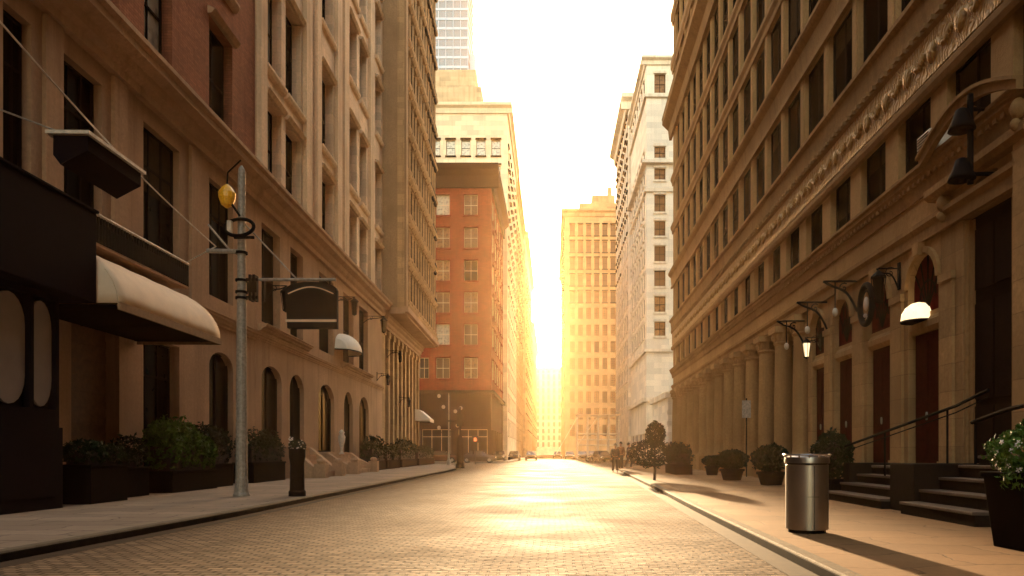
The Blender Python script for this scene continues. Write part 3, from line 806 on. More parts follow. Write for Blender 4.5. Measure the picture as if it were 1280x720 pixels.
def hedge_planter(side, s0, s1, o0, o1, hp, ht, label, lm='leafd', n=2500, size=.06, group=None, bumpy=.25):
    e = empty('hedge_planter', (LF if side=='L' else RF)(s0,0), RZL if side=='L' else RZR, label, 'planter', group)
    T = (TL if side=='L' else TR)(s0)
    m = MB(T); m.box(s0,s1,o0,o1,0,hp); m.box(s0-.03,s1+.03,o0-.03,o1+.03,hp-.06,hp); m.build('trough', M['planter'], e, bevel=.01)
    m = MB(T)
    k = max(2,int((s1-s0)/.55))
    for i in range(k):
        c = s0+(i+.5)*(s1-s0)/k; top = ht*(1+U(-bumpy,bumpy)*.5)
        leaves(m, n//k, ((c,(o0+o1)/2,(hp+top)/2),((s1-s0)/k*.75,(o1-o0)*.6,(top-hp)*.58)), size, 'ell', .15)
    m.build('foliage', M[lm], e)
    m = MB(T); m.box(s0+.1,s1-.1,o0+.12,o1-.12,hp,hp+(ht-hp)*.55); m.build('stems', M['soil'], e)
    return e
hedge_planter('L',19.6,22.4,.35,1.2,.6,1.8,'green leafy shrub spilling from a dark trough beneath the cream awning end','leaf',6500,.07)
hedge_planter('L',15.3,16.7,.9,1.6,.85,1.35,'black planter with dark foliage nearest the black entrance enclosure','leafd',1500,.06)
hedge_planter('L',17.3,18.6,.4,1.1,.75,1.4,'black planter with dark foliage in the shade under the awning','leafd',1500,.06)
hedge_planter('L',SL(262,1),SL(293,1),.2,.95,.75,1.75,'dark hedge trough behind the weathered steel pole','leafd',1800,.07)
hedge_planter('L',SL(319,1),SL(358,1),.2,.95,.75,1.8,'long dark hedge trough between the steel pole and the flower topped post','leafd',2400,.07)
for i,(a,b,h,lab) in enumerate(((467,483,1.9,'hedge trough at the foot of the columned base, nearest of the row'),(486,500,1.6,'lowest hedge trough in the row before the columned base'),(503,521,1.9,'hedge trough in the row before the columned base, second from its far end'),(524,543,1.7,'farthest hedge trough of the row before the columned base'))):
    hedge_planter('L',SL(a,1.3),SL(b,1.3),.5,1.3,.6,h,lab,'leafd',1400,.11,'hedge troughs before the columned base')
# right shrubs
def round_shrub(px, py, w, h, label, lm='leafd', n=2500, size=.06, group=None, trunk=False, flowers=0, ph=.45, Y=None):
    Y = Y or F0*CAMH/(py-CY); x = WX(px,Y)
    e = empty('potted_shrub', (x,Y,0), .1, label, 'potted shrub', group)
    m = MB(); m.lathe(0,0,[(w*.28,0),(w*.36,ph*.8),(w*.4,ph*.8),(w*.4,ph),(w*.34,ph)],16); m.build('pot', M['planter'], e)
    m = MB(); leaves(m,n,((0,0,(ph+h)/2+.03),(w*.52,w*.52,(h-ph)*.55)),size,'ell',.2); m.build('foliage', M[lm], e)
    m = MB(); m.ball((0,0,(ph+h)/2),w*.3,w*.3,(h-ph)*.35,10,7); m.tube([(0,0,ph-.1),(0,0,ph+.2)],.05,6); m.build('stems', M['soil'], e)
    if flowers:
        m = MB()
        for i in range(flowers):
            a=U(0,2*PI); t=U(.2,1.2); p=(w*.52*math.cos(a)*math.sin(t+.5),w*.52*math.sin(a)*math.sin(t+.5),(ph+h)/2+(h-ph)*.5*math.cos(t+.5))
            for q in range(5): m.ball((p[0]+.02*math.cos(q*1.26),p[1]+.02*math.sin(q*1.26),p[2]),.014,.014,.01,5,3)
        m.build('flowers', M['petal'], e)
    return e
round_shrub(915,600,1.25,1.15,'dark potted shrub farther up the right sidewalk, smaller of the two between can and columns','leafd',2500,.07)
round_shrub(964,606,1.25,1.3,'rounded dark potted shrub just beyond the steel litter bin','leafd',2500,.07)
round_shrub(890,594,.9,.9,'smallest dark potted shrub at the foot of the colonnade','leafd',1200,.08)
round_shrub(1040,621,.95,1.55,'leafy dark shrub in a pot directly behind the steel litter bin','leafd',2600,.055)
# flower planter right foreground
e = empty('flower_planter', (5.48,8.25,0), .04, 'tapered black planter with white flowers at the right edge of the sidewalk', 'planter')
m = MB(); m.add([(-.26,-.26,0),(.26,-.26,0),(.26,.26,0),(-.26,.26,0),(-.34,-.34,.86),(.34,-.34,.86),(.34,.34,.86),(-.34,.34,.86)],[(0,1,2,3),(4,5,6,7),(0,1,5,4),(1,2,6,5),(2,3,7,6),(3,0,4,7)])
m.box(-.36,.36,-.36,.36,.82,.88); m.build('pot', M['planter'], e, bevel=.01)
m = MB(); leaves(m,2600,((0,0,1.12),(.42,.42,.26)),.035,'ell',.25); leaves(m,500,((-.2,-.2,.85),(.25,.25,.2)),.03,'ell',.2); leaves(m,400,((.15,.1,1.38),(.2,.2,.14)),.035,'ell',.2); m.build('foliage', M['leaf'], e)
for i in range(34):
    a=U(PI*.6,PI*1.9); z=U(.78,1.3); r=.4*math.sqrt(max(.1,1-((z-1.12)/.34)**2))*U(.92,1.08)
    c=(r*math.cos(a),r*math.sin(a),z); m = MB(); ax=Vector((math.cos(a),math.sin(a),.3)).normalized(); u=ax.orthogonal().normalized(); v=ax.cross(u); N=20; fl=[tuple(Vector(c)+ax*.008)]
    for k in range(N): rr=.034*(.45+.55*abs(math.sin(k*5*PI/N))); fl.append(tuple(Vector(c)+(u*math.cos(2*PI*k/N)+v*math.sin(2*PI*k/N))*rr))
    m.add(fl,[(0,1+k,1+(k+1)%N) for k in range(N)]); m.build('flower', M['petal'], e)
# litter bin ----------------------------------------------------------------
Yc=10.0; e = empty('litter_bin', (WX(1008.5,Yc),Yc,0), 0, 'brushed steel cylindrical litter bin standing on the right sidewalk', 'litter bin')
m = MB(); n=64; vs=[];prof=[(.27,.045),(.285,.05),(.285,.93),(.275,.94)]
m.lathe(0,0,prof,48); m.build('drum', M['steel'], e, smooth=True, autosmooth=True)
m = MB(); m.lathe(0,0,[(.25,0),(.25,.05)],32); m.lathe(0,0,[(.268,.935),(.268,.96)],32); m.build('base', M['black'], e)
m = MB(); m.lathe(0,0,[(.29,.955),(.30,.96),(.30,1.0),(.293,1.04),(.25,1.06),(.24,1.05),(.235,.96)],48); m.build('lid_ring', M['steel'], e, smooth=True, autosmooth=True)
m = MB()
for k in range(14):
    a=2*PI*k/14; m.tube([(.285*math.cos(a),.285*math.sin(a),1.03),(.31*math.cos(a),.31*math.sin(a),1.075)],.012,5)
m.tube([(.31*math.cos(2*PI*k/32),.31*math.sin(2*PI*k/32),1.075) for k in range(33)],.011,6); m.build('rim_wire', M['steel'], e)
m = MB(); m.lathe(0,0,[(.23,.95),(.232,1.045)],24); m.build('liner', M['rubber'], e)
m = MB(); m.box(-.004,.004,-.289,-.284,.06,.92); m.box(-.09,.06,-.2895,-.284,.5,.506); m.build('door_seam', M['black'], e)

# steel pole left -----------------------------------------------------------
Yp=18.3; xp=WX(302,Yp); e = empty('street_pole', (xp,Yp,0), 0, 'tall weathered steel pole with brackets, yellow lamp and ring fixture on the left sidewalk', 'pole')
m = MB(); m.lathe(0,0,[(.155,.0),(.155,.4),(.145,.45),(.12,4.3),(.10,6.2),(.09,8.2),(.08,8.3),(.02,8.4)],12); m.build('pole', M['galv'], e, autosmooth=True)
m = MB(); m.lathe(0,0,[(.2,0),(.2,.05),(.175,.1),(.16,.3)],12); m.build('base', M['galv'], e)
m = MB()
for z in (5.0,5.15,5.45,6.15): m.lathe(0,0,[(.15,z),(.15,z+.06)],12); m.build('band', M['black'], e); m = MB()
for x in (.26,.36): m.box(x-.03,x+.03,-.14,.1,4.95,5.6)
m.box(.15,.45,-.1,-.05,5.45,5.52); m.box(.15,.45,-.1,-.05,5.0,5.07); m.box(.2,.44,-.16,-.1,5.15,5.4)
m.build('clamp', M['black'], e)
m = MB(); m.tube([(0,0,5.5),(2.4,0,5.5)],.04,8); m.tube([(.1,0,6.9),(1.4,0,5.52)],.02,6); m.build('sign_arm', M['galv'], e)
m = MB(); m.tube([(0,-.05,6.2),(-.85,-.05,6.22)],.06,8); m.tube([(-.85,0,6.9),(-.3,0,6.25)],.025,6); m.build('side_arm', M['galv'], e)
z0=WH(288,Yp); N=28
m = MB(); m.tube([(.05+.36*math.cos(2*PI*k/N),-.25+.1*math.sin(2*PI*k/N),z0+.24*math.sin(2*PI*k/N)) for k in range(N+1)],.045,8); m.tube([(-.1,-.2,z0-.24),(.4,-.2,z0-.24)],.04,6); m.build('ring', M['black'], e, smooth=True)
m = MB(); m.box(-.24,-.14,-.3,-.2,z0-.16,z0+.16); m.build('reflector', M['palepaint'], e)
zy=WH(247,Yp); xx=WX(286,Yp)-xp
m = MB(); m.lathe(xx,-.1,[(.03,zy-.3),(.14,zy-.22),(.2,zy-.05),(.21,zy+.08),(.12,zy+.22),(.03,zy+.3)],12); m.build('yellow_lamp', M['yellow'], e)
m = MB(); m.tube([(xx,-.1,zy+.28),(xx+.02,-.1,zy+.6),(-.02,0,zy+.95)],.02,6); m.tube([(xx+.12,-.1,zy-.2),(0,-.1,zy-.5)],.03,6); m.build('lamp_hook', M['black'], e)
# hanging sign
e = empty('hanging_sign', (0,0,0), 0, 'dark brown blank hanging sign with arched pale line, right of the steel pole', 'sign')
xa,xb=WX(358,Yp),WX(422,Yp); za,zb=WH(411,Yp),WH(352,Yp)
m = MB(); N=10; mid=(xa+xb)/2; hw=(xb-xa)/2
prof=[(xb,za),(xb,zb-.22)]+[(mid+hw*math.cos(t*PI/N), zb-.22+.2*math.sin(t*PI/N)) for t in range(1,N)]+[(xa,zb-.22),(xa+.05,za)]
m.prism_o(prof, Yp-.09, Yp+.09); e.location=(mid,Yp,0)
m.T=None
def shift(mb, d):
    mb.v=[Vector(v)-Vector(d) for v in mb.v]; return mb
shift(m,(mid,Yp,0)).build('board', plain('sign_board',(.010,.006,.004),.8,0,.15,3,spec=.1), e, bevel=.01)
m = MB(); m.tube([(-hw*.88+hw*1.76*k/12, -.1, zb-.33+.17*math.sin(PI*k/12)) for k in range(13)],.016,6); m.box(-hw+.02,hw,-.11,-.091,za+.16,za+.22); m.build('moulding', M['canvas'], e)
m = MB(); 
for x in (-hw*.7,hw*.7): m.tube([(x,0,zb-.2),(x,0,5.47)],.015,6)
m.build('hanger', M['black'], e)
# flower topped post
Yb=18.3; e = empty('bollard', (WX(371.5,Yb),Yb,0), 0, 'squat black post topped with small white flowers near the left kerb', 'bollard')
m = MB(); m.lathe(0,0,[(.21,0),(.21,.12),(.18,.16),(.17,.8),(.19,.95),(.2,1.0),(.2,1.2)],16); m.build('post', M['black'], e)
m = MB(); leaves(m,420,((0,0,1.27),(.22,.22,.16)),.04,'ell'); m.build('foliage', M['leafd'], e)
for k in range(26):
    a=U(PI,2*PI); z=U(1.2,1.5); r=.2*U(.5,1.1); m = MB(); m.ball((r*math.cos(a),r*math.sin(a),z),.022,.022,.018,6,4); m.build('flower', M['petal'], e)
# stoops left
for s0,s1,h,lab in ((31.2,34.4,1.25,'pale stone stoop with curved cheek walls, nearer of the two on the left'),(37.0,42.0,1.0,'wider lower pale stone stoop beneath the pointed arches on the left')):
    e = empty('stone_stoop', LF(s0,0), RZL, lab, 'stoop'); T=TL(s0)
    for q in (s0, s1-.4):
        m = MB(T); m.prism([(.0,0),(1.9,0),(1.9,.45),(1.5,.5),(1.0,h*.75),(.5,h+.1),(0,h+.15)],q,q+.4); m.box(q-.06,q+.46,1.55,2.05,0,.62); m.ball((q+.2,1.8,.72),.2,.2,.14,10,6); m.build('cheek_wall', M['trimL'], e)
    k=5; z=0
    for i in range(k):
        m = MB(T); m.box(s0+.4,s1-.4,.0,1.7-i*.3,z,z+h/k); m.build('step', M['trimL'], e); z+=h/k
# white figure ornament
e = empty('stone_urn', LW(SL(427,.6),.6,1.02), RZL, 'slim pale urn on the lower left stoop', 'urn')
m = MB(); m.lathe(0,0,[(.14,0),(.14,.06),(.06,.12),(.07,.3),(.17,.7),(.2,.95),(.12,1.1),(.16,1.2),(.03,1.35)],14); m.build('bowl', M['palepaint'], e, smooth=True)
# small white awning
e = empty('dome_awning', LF(38.0,0), RZL, 'small white dome awning on an upper window of the limestone front', 'awning')
T = TL(38.0); m = MB(T); a0,a1=SL(429,.5),SL(446,.5); a1=min(a1,a0+5); N=8; vs=[];fs=[]
for j in range(N+1):
    t=j/N*PI/2
    for k in range(N*2+1):
        q=k/(N*2); sag=math.sin(PI*q)**.35
        vs.append((a0+(a1-a0)*q, .02+1.1*math.sin(t)*sag, 6.9+1.05*math.cos(t)*sag))
W_=N*2+1
for j in range(N):
    for k in range(W_-1): fs.append((j*W_+k,j*W_+k+1,(j+1)*W_+k+1,(j+1)*W_+k))
m.add(vs,fs); o_=m.build('canopy', M['wcanvas'], e); o_.modifiers.new('s','SOLIDIFY').thickness=.03
m = MB(T); m.tube([(a0+(a1-a0)*k/20,.02+1.1*math.sin(PI*k/20)**.35,6.88) for k in range(21)],.04,6); m.build('frame', M['black'], e)
# iron lamp brackets on left facade
for i,(px,z,o,k,lab) in enumerate(((428,9.0,1.3,1.5,'large iron lantern projecting above the small white awning'),(465,9.2,1.5,1.6,'large iron lantern at the junction of limestone and columned buildings'),(492,8.3,1.0,1.3,'iron lantern high on the columned base'),(478,6.2,.8,1.2,'iron lantern on the nearest column of the base, lower one'),(505,5.2,.8,1.2,'iron lantern low on the middle of the columned base'))):
    lantern('L', SL(px,o*.5), o, z, lab, k*.75)
lantern('L', SL(345,.5), .9, 7.3, 'iron lantern above the hanging sign on the limestone wall', 1.2)

# ================================================================== FAR BUILDINGS
def block(name, label, x0, x1, y0, y1, h, wm, tm, side, floors, fcols, scols, z00=0, sty='cross', panes=None, fm=None, dark=None, corn=.9, corn_h=1.6, roofbits=(), frontcols=None, cap=100, arch=0, pri_front=True, belts=()):
    """box building: front faces -Y, side 'L' => right side faces street (+X), 'R' => left side faces street (-X)"""
    e = empty(name, (x0,y0,0), 0, label, 'building'); W = Wins(e, cap)
    panes = panes or [M['pane_far']]; fm = fm or M['frame']
    TF = lambda s,o,z: Vector((s-x0,-o,z))
    TS = (lambda s,o,z: Vector((x1-x0+o, s-y0, z))) if side=='L' else (lambda s,o,z: Vector((-o, s-y0, z)))
    wf, ws = MB(TF), MB(TS); tr = MB()
    zz = z00
    if dark:
        zd = dark
        wd = MB(TF)
        nb = max(2,int((x1-x0)/4)); pw=(x1-x0)/nb
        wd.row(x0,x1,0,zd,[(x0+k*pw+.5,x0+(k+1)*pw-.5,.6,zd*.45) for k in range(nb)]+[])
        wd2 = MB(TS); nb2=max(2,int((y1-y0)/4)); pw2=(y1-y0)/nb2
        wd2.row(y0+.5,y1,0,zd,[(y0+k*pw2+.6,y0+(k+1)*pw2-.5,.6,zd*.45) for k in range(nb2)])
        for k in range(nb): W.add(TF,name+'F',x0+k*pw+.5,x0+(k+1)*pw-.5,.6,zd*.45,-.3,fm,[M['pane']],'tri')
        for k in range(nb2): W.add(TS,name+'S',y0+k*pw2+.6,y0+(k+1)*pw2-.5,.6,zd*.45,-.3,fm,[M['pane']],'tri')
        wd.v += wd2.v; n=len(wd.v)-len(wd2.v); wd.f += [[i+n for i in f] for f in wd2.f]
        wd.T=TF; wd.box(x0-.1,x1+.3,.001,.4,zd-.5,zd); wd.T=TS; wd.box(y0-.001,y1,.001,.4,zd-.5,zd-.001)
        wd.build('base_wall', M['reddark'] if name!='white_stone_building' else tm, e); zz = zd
    tops = [f[1] for f in floors]
    for (c,d) in floors:
        zt = d+.5
        fo = [(a,b,c,d) for a,b in fcols]; so = [(a,b,c,d) for a,b in scols]
        wf.row(x0,x1,zz,zt,fo,-.5,0); ws.row(y0+.5,y1,zz,zt,so,-.5,0)
        for a,b in fcols:
            W.add(TF,name+'F',a,b,c,d,-.25,fm,panes,sty,pri=c,sur=(0,tm,'plain'))
        for a,b in scols:
            W.add(TS,name+'S',a,b,c,d,-.06,fm,panes,sty,pri=c+20,sur=(0,tm,'plain'))
        zz = zt
    if zz < h: wf.box(x0,x1,-.5,0,zz,h); ws.box(y0+.5,y1,-.5,0,zz,h)
    for zb,pj in belts:
        tr=MB(TF); tr.box(x0-pj,x1+pj,.001,pj,zb,zb+.35); tr.T=TS; tr.box(y0-.0,y1,.002,pj-.002,zb,zb+.348); tr.build('belt', tm, e)
    n=len(wf.v); wf.v+=ws.v; wf.f+=[[i+n for i in f] for f in ws.f]
    wf.build('wall', wm, e)
    cc = MB(TF); cc.prism([(.001,h-corn_h),(corn*.3,h-corn_h),(corn*.4,h-corn_h*.5),(corn,h-corn_h*.3),(corn,h),(.001,h)],x0-(corn if side=='R' else 0),x1+(corn if side=='L' else 0))
    cc.T=TS; cc.prism([(.001,h-corn_h),(corn*.3,h-corn_h),(corn*.4,h-corn_h*.5),(corn,h-corn_h*.3),(corn-.003,h-.003),(.001,h-.003)],y0,y1)
    cc.build('cornice', dark and name=='red_brick_building' and M['reddark'] or tm, e)
    ib = MB(); ib.box(.02 if side=='L' else .5, x1-x0-(.5 if side=='L' else .02), .5, y1-y0-.02, 0, h-.3); ib.build('interior', M['tanwall'], e)
    for nm,(a,b,c,d,z0,z1),mt in roofbits:
        q=MB(); q.box(a-x0,b-x0,c-y0,d-y0,z0,z1); q.build(nm,mt,e,bevel=.05)
    W.flush(); return e
def cols(a, b, n, w):
    p=(b-a)/n; return [(a+p*(k+.5)-w/2, a+p*(k+.5)+w/2) for k in range(n)]
# red brick
Y0=95.0; rx1=WX(614,Y0)
fl=[(WH(y+26,Y0),WH(y,Y0)) for y in (447,405,365,325,284,243)]
fc=[(WX(b,Y0),WX(c,Y0)) for b,c in ((499,515),(524,536),(545,562),(580,597))]
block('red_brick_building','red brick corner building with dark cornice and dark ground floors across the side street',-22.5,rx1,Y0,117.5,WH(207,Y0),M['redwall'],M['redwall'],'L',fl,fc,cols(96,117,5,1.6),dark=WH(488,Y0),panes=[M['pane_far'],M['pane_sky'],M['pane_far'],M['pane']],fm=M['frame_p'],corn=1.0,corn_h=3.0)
# tan building behind, stepped
Y0=119.0
block('tan_stepped_building','tan stone building rising in steps directly behind the red brick one',-24,-7.4,Y0,149,WH(130,Y0),M['pale'],M['pale'],'L',[(4+k*4.2,6.6+k*4.2) for k in range(12)],cols(-23,-8,6,1.5),cols(120,148,7,1.6),panes=[M['pane_sky'],M['pane_far']],corn=.8,
  roofbits=[('roof_step',(-24,-12.2,Y0+5,Y0+22,58,WH(108,124)),M['sand']),('roof_step',(-24,-13.6,Y0+9,Y0+20,60,WH(87,128)),M['sand'])])
block('narrow_sand_building','narrow sand coloured building third in line on the far left side',-20,-7.9,151,196,WH(210,151),M['rust'],M['rust'],'L',[(4+k*4.2,6.6+k*4.2) for k in range(12)],cols(-19,-9,4,1.5),cols(152,195,10,1.7))
block('distant_tan_building','distant tan building with flat cornice, fourth in line on the far left side',-20,-7.4,200,268,WH(290,200),M['sand'],M['sand'],'L',[(4+k*4.2,6.6+k*4.2) for k in range(12)],cols(-19,-9,4,1.5),cols(202,266,13,2.0),cap=40)
block('distant_low_building','lower hazy building at the far end of the left row',-20,-7.9,290,380,WH(400,285),M['rust'],M['rust'],'L',[(4+k*4.5,7+k*4.5) for k in range(8)],cols(-19,-9,4,1.5),cols(292,378,14,2.4),cap=30)
# blue glass tower
e = empty('glass_tower', (-42,262,0), 0, 'pale blue glass skyscraper rising behind the left row', 'skyscraper')
x0,x1=WX(530,262),WX(585,262)
m = MB(); m.box(x0+42,x1+42,0,16,0,176); m.build('core', M['towerglass'], e)
m = MB()
for k in range(50):
    z=3.5*k+1; m.box(x0+42-.1,x1+42+.1,-.2,-.002,z,z+.9); m.box(x1+42+.002,x1+42+.25,-.2,16,z,z+.9)
for k in range(7): xk=x0+42+(x1-x0)*k/6; m.box(xk-.12,xk+.12,-.5,-.201,0,176)
m.build('floor_bands', M['steelblue'], e)
m = MB(); m.box(x1+42.26,x1+44.2,3,12,0,WH(62,262)); m.build('side_wing', M['steelblue'], e)
# white building right
Y0=86.0; wx0=WX(808,Y0)
yr=[(402,420),(370,390),(338,358),(307,327),(276,295),(243,265),(210,225),(183,198)]
fl=[(WH(b,Y0),WH(a,Y0)) for a,b in yr]+[(WH(117,Y0),WH(92,Y0))]
fc=[(WX(818,Y0),WX(832,Y0)),(WX(845,Y0),WX(858,Y0)),(WX(870,Y0),WX(882,Y0))]
block('white_stone_building','white stone corner building with arched top window, beyond the long brown building',wx0,wx0+14,Y0,WH(0,0)*0+103,WH(72,Y0),M['white'],M['whiteT'],'R',fl,fc,cols(87,102.5,7,.9),dark=WH(497,Y0),panes=[M['pane_far']],corn=.6,corn_h=.9,belts=((WH(122,Y0),.3),(WH(205,Y0),.55),(WH(240,Y0),.25),(WH(440,Y0),.3)))
block('cream_wing_building','slightly lower cream building adjoining the white corner one toward the sun',wx0-.25,wx0+14,103.6,124,WH(120,103.6),M['white'],M['whiteT'],'R',[(8+k*3.6,10.2+k*3.6) for k in range(12)],cols(wx0+1,wx0+13,4,1.2),cols(104,123.5,8,1.0),corn=1.1,corn_h=2.0)
# big orange building
Y0=168.0; ox0=WX(706,Y0)
block('hazy_stepped_tower','broad hazy sandstone building with stepped top beside the sun',ox0,ox0+17,Y0,235,WH(262,Y0),M['rust'],M['rust'],'R',[(5+k*3.9,7.6+k*3.9) for k in range(13)],cols(ox0+.8,ox0+16,8,1.1),cols(170,234,16,1.8),cap=100,corn=.8,
  roofbits=[('roof_step',(ox0+3.5,ox0+13,Y0+2,Y0+14,WH(262,Y0)-1,WH(250,Y0)),M['rust']),('roof_step',(ox0+6.5,ox0+12,Y0+3,Y0+10,WH(250,Y0)-1,WH(238,Y0)),M['rust']),('roof_step',(ox0+.6,ox0+2.4,Y0+3,Y0+9,WH(262,Y0)-1,WH(256,Y0)),M['rust']),('roof_step',(ox0+13.2,ox0+16,Y0+4,Y0+12,WH(262,Y0)-1,WH(255,Y0)),M['rust']),('chimney',(ox0+10.3,ox0+11.3,Y0+4,Y0+5,WH(240,Y0),WH(226,Y0)),M['rust'])])
block('distant_right_building','distant hazy building deep behind the stepped sandstone one',5.2,20,250,360,52,M['sand'],M['sand'],'R',[(5+k*4.2,7.8+k*4.2) for k in range(10)],cols(6,19,5,1.5),cols(252,358,16,2.4),cap=30)
block('end_of_street_building','faint pale building closing the far end of the street below the sun',WX(640,470),WX(725,470),470,490,WH(460,470),M['sand'],M['sand'],'L',[(5+k*4.4,8+k*4.4) for k in range(12)],cols(WX(640,470)+1,WX(725,470)-1,12,1.5),[],cap=60)
# small banded building at corner beyond E
e = empty('banded_kiosk_building', (WX(835,66),66,0), 0, 'low pale banded stone building squeezed between the colonnade and white corner building', 'building')
m = MB(); m.box(0,6,0,10,0,WH(497,66)); m.build('wall', M['white'], e)
m = MB()
for k in range(5): m.box(-.08,6,-.08,-.001,.6+k*1.0,1.0+k*1.0)
m.box(-.3,6.2,-.3,10,WH(497,66),WH(490,66)); m.build('band', M['whiteT'], e)
m = MB(); m.box(.5,1.6,-.02,.01,0.02,.58); m.box(2.2,3.6,-.06,-.02,.7,3.2); m.build('window', M['pane'], e)

# ================================================================== GROUND
def poly_sheet(name, pts, z, m, kind='structure', thick=0):
    me = bpy.data.meshes.new(name); bm = bmesh.new()
    vs=[bm.verts.new((x,y,z)) for x,y in pts]; f=bm.faces.new(vs)
    if thick:
        r=bmesh.ops.extrude_face_region(bm,geom=[f]); 
        for v in r['geom']:
            if isinstance(v,bmesh.types.BMVert): v.co.z-=thick
    bmesh.ops.recalc_face_normals(bm,faces=bm.faces)
    bmesh.ops.triangulate(bm,faces=[f for f in bm.faces if len(f.verts)>4])
    bm.to_mesh(me); bm.free(); me.materials.append(m)
    o=bpy.data.objects.new(name,me); COL.objects.link(o); o['kind']=kind; return o
poly_sheet('ground',[(-380,-60),(380,-60),(380,640),(-380,640)],-.16,M['asphalt'])
poly_sheet('road',[(-30,-30),(30,-30),(30,600),(-30,600)],-.12,M['cobble'])
KL=[(-5.95,-30),(-6.0,0),(-6.12,8),(-6.0,13.7),(-6.3,29),(-6.55,45),(-6.9,52),(-7.6,58),(-8.6,64),(-9.6,68),(-11.2,71),(-14,72.6),(-30,73)]
KR=[(1.9,-30),(2.3,0),(2.62,6.5),(2.72,8.9),(3.0,15.5),(3.42,24),(4.15,41),(4.6,50),(5.4,56),(6.8,60.5),(9,62.5),(30,63)]
def kerb(name, pts, sgn, m, mg):
    w=.16
    def off(i,d):
        a=Vector((*pts[max(i-1,0)],0)); b=Vector((*pts[min(i+1,len(pts)-1)],0)); t=(b-a).normalized(); nrm=Vector((t.y,-t.x,0))
        return Vector((*pts[i],0))+nrm*d
    mb=MB(); n=len(pts); vs=[]
    for i in range(n):
        # sgn=+1: road is to the right (+n) ; curb extends away from the road
        a=off(i,0); b=off(i,-sgn*w)
        vs+=[(a.x-(a.x-b.x)*.05,a.y-(a.y-b.y)*.05,-.125),(a.x-(a.x-b.x)*.05,a.y-(a.y-b.y)*.05,-.012),(a.x-(a.x-b.x)*.12,a.y-(a.y-b.y)*.12,.004),(b.x,b.y,.004),(b.x,b.y,-.125)]
    fs=[]
    for i in range(n-1):
        for k in range(5):
            fs.append((i*5+k,i*5+(k+1)%5,(i+1)*5+(k+1)%5,(i+1)*5+k))
    fs.append(tuple(range(5))); fs.append(tuple(range((n-1)*5,n*5)))
    mb.add(vs,fs); o=mb.build(name,m); o['kind']='structure'
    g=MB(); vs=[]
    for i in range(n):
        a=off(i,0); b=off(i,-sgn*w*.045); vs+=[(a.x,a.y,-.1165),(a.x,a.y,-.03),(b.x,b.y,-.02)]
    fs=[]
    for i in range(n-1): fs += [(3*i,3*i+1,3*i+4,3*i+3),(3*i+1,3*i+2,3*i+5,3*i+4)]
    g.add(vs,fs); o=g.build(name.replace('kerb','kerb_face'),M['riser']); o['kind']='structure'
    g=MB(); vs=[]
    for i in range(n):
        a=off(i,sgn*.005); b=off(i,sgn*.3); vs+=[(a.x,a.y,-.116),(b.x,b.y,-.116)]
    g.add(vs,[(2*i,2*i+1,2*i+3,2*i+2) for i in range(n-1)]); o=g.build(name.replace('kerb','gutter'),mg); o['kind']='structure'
    return [(off(i,-sgn*(w-.01)).x,off(i,-sgn*(w-.01)).y) for i in range(n)]
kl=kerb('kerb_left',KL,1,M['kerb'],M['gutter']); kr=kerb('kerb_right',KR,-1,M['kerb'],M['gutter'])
poly_sheet('sidewalk_left',kl+[(-30,-30)],0,M['walkL'],thick=.1)
poly_sheet('sidewalk_right',kr+[(30,-30)],0,M['walkR'],thick=.1)
poly_sheet('sidewalk_far_left',[(-30,92),(-5.6,92),(-5.2,94),(-5.0,400),(-30,400)],.0,M['walkL'],thick=.115)
poly_sheet('sidewalk_far_right',[(30,83),(9.6,83),(9.0,84.5),(8.6,130),(3.2,160),(2.6,420),(30,420)],.0,M['walkR'],thick=.115)

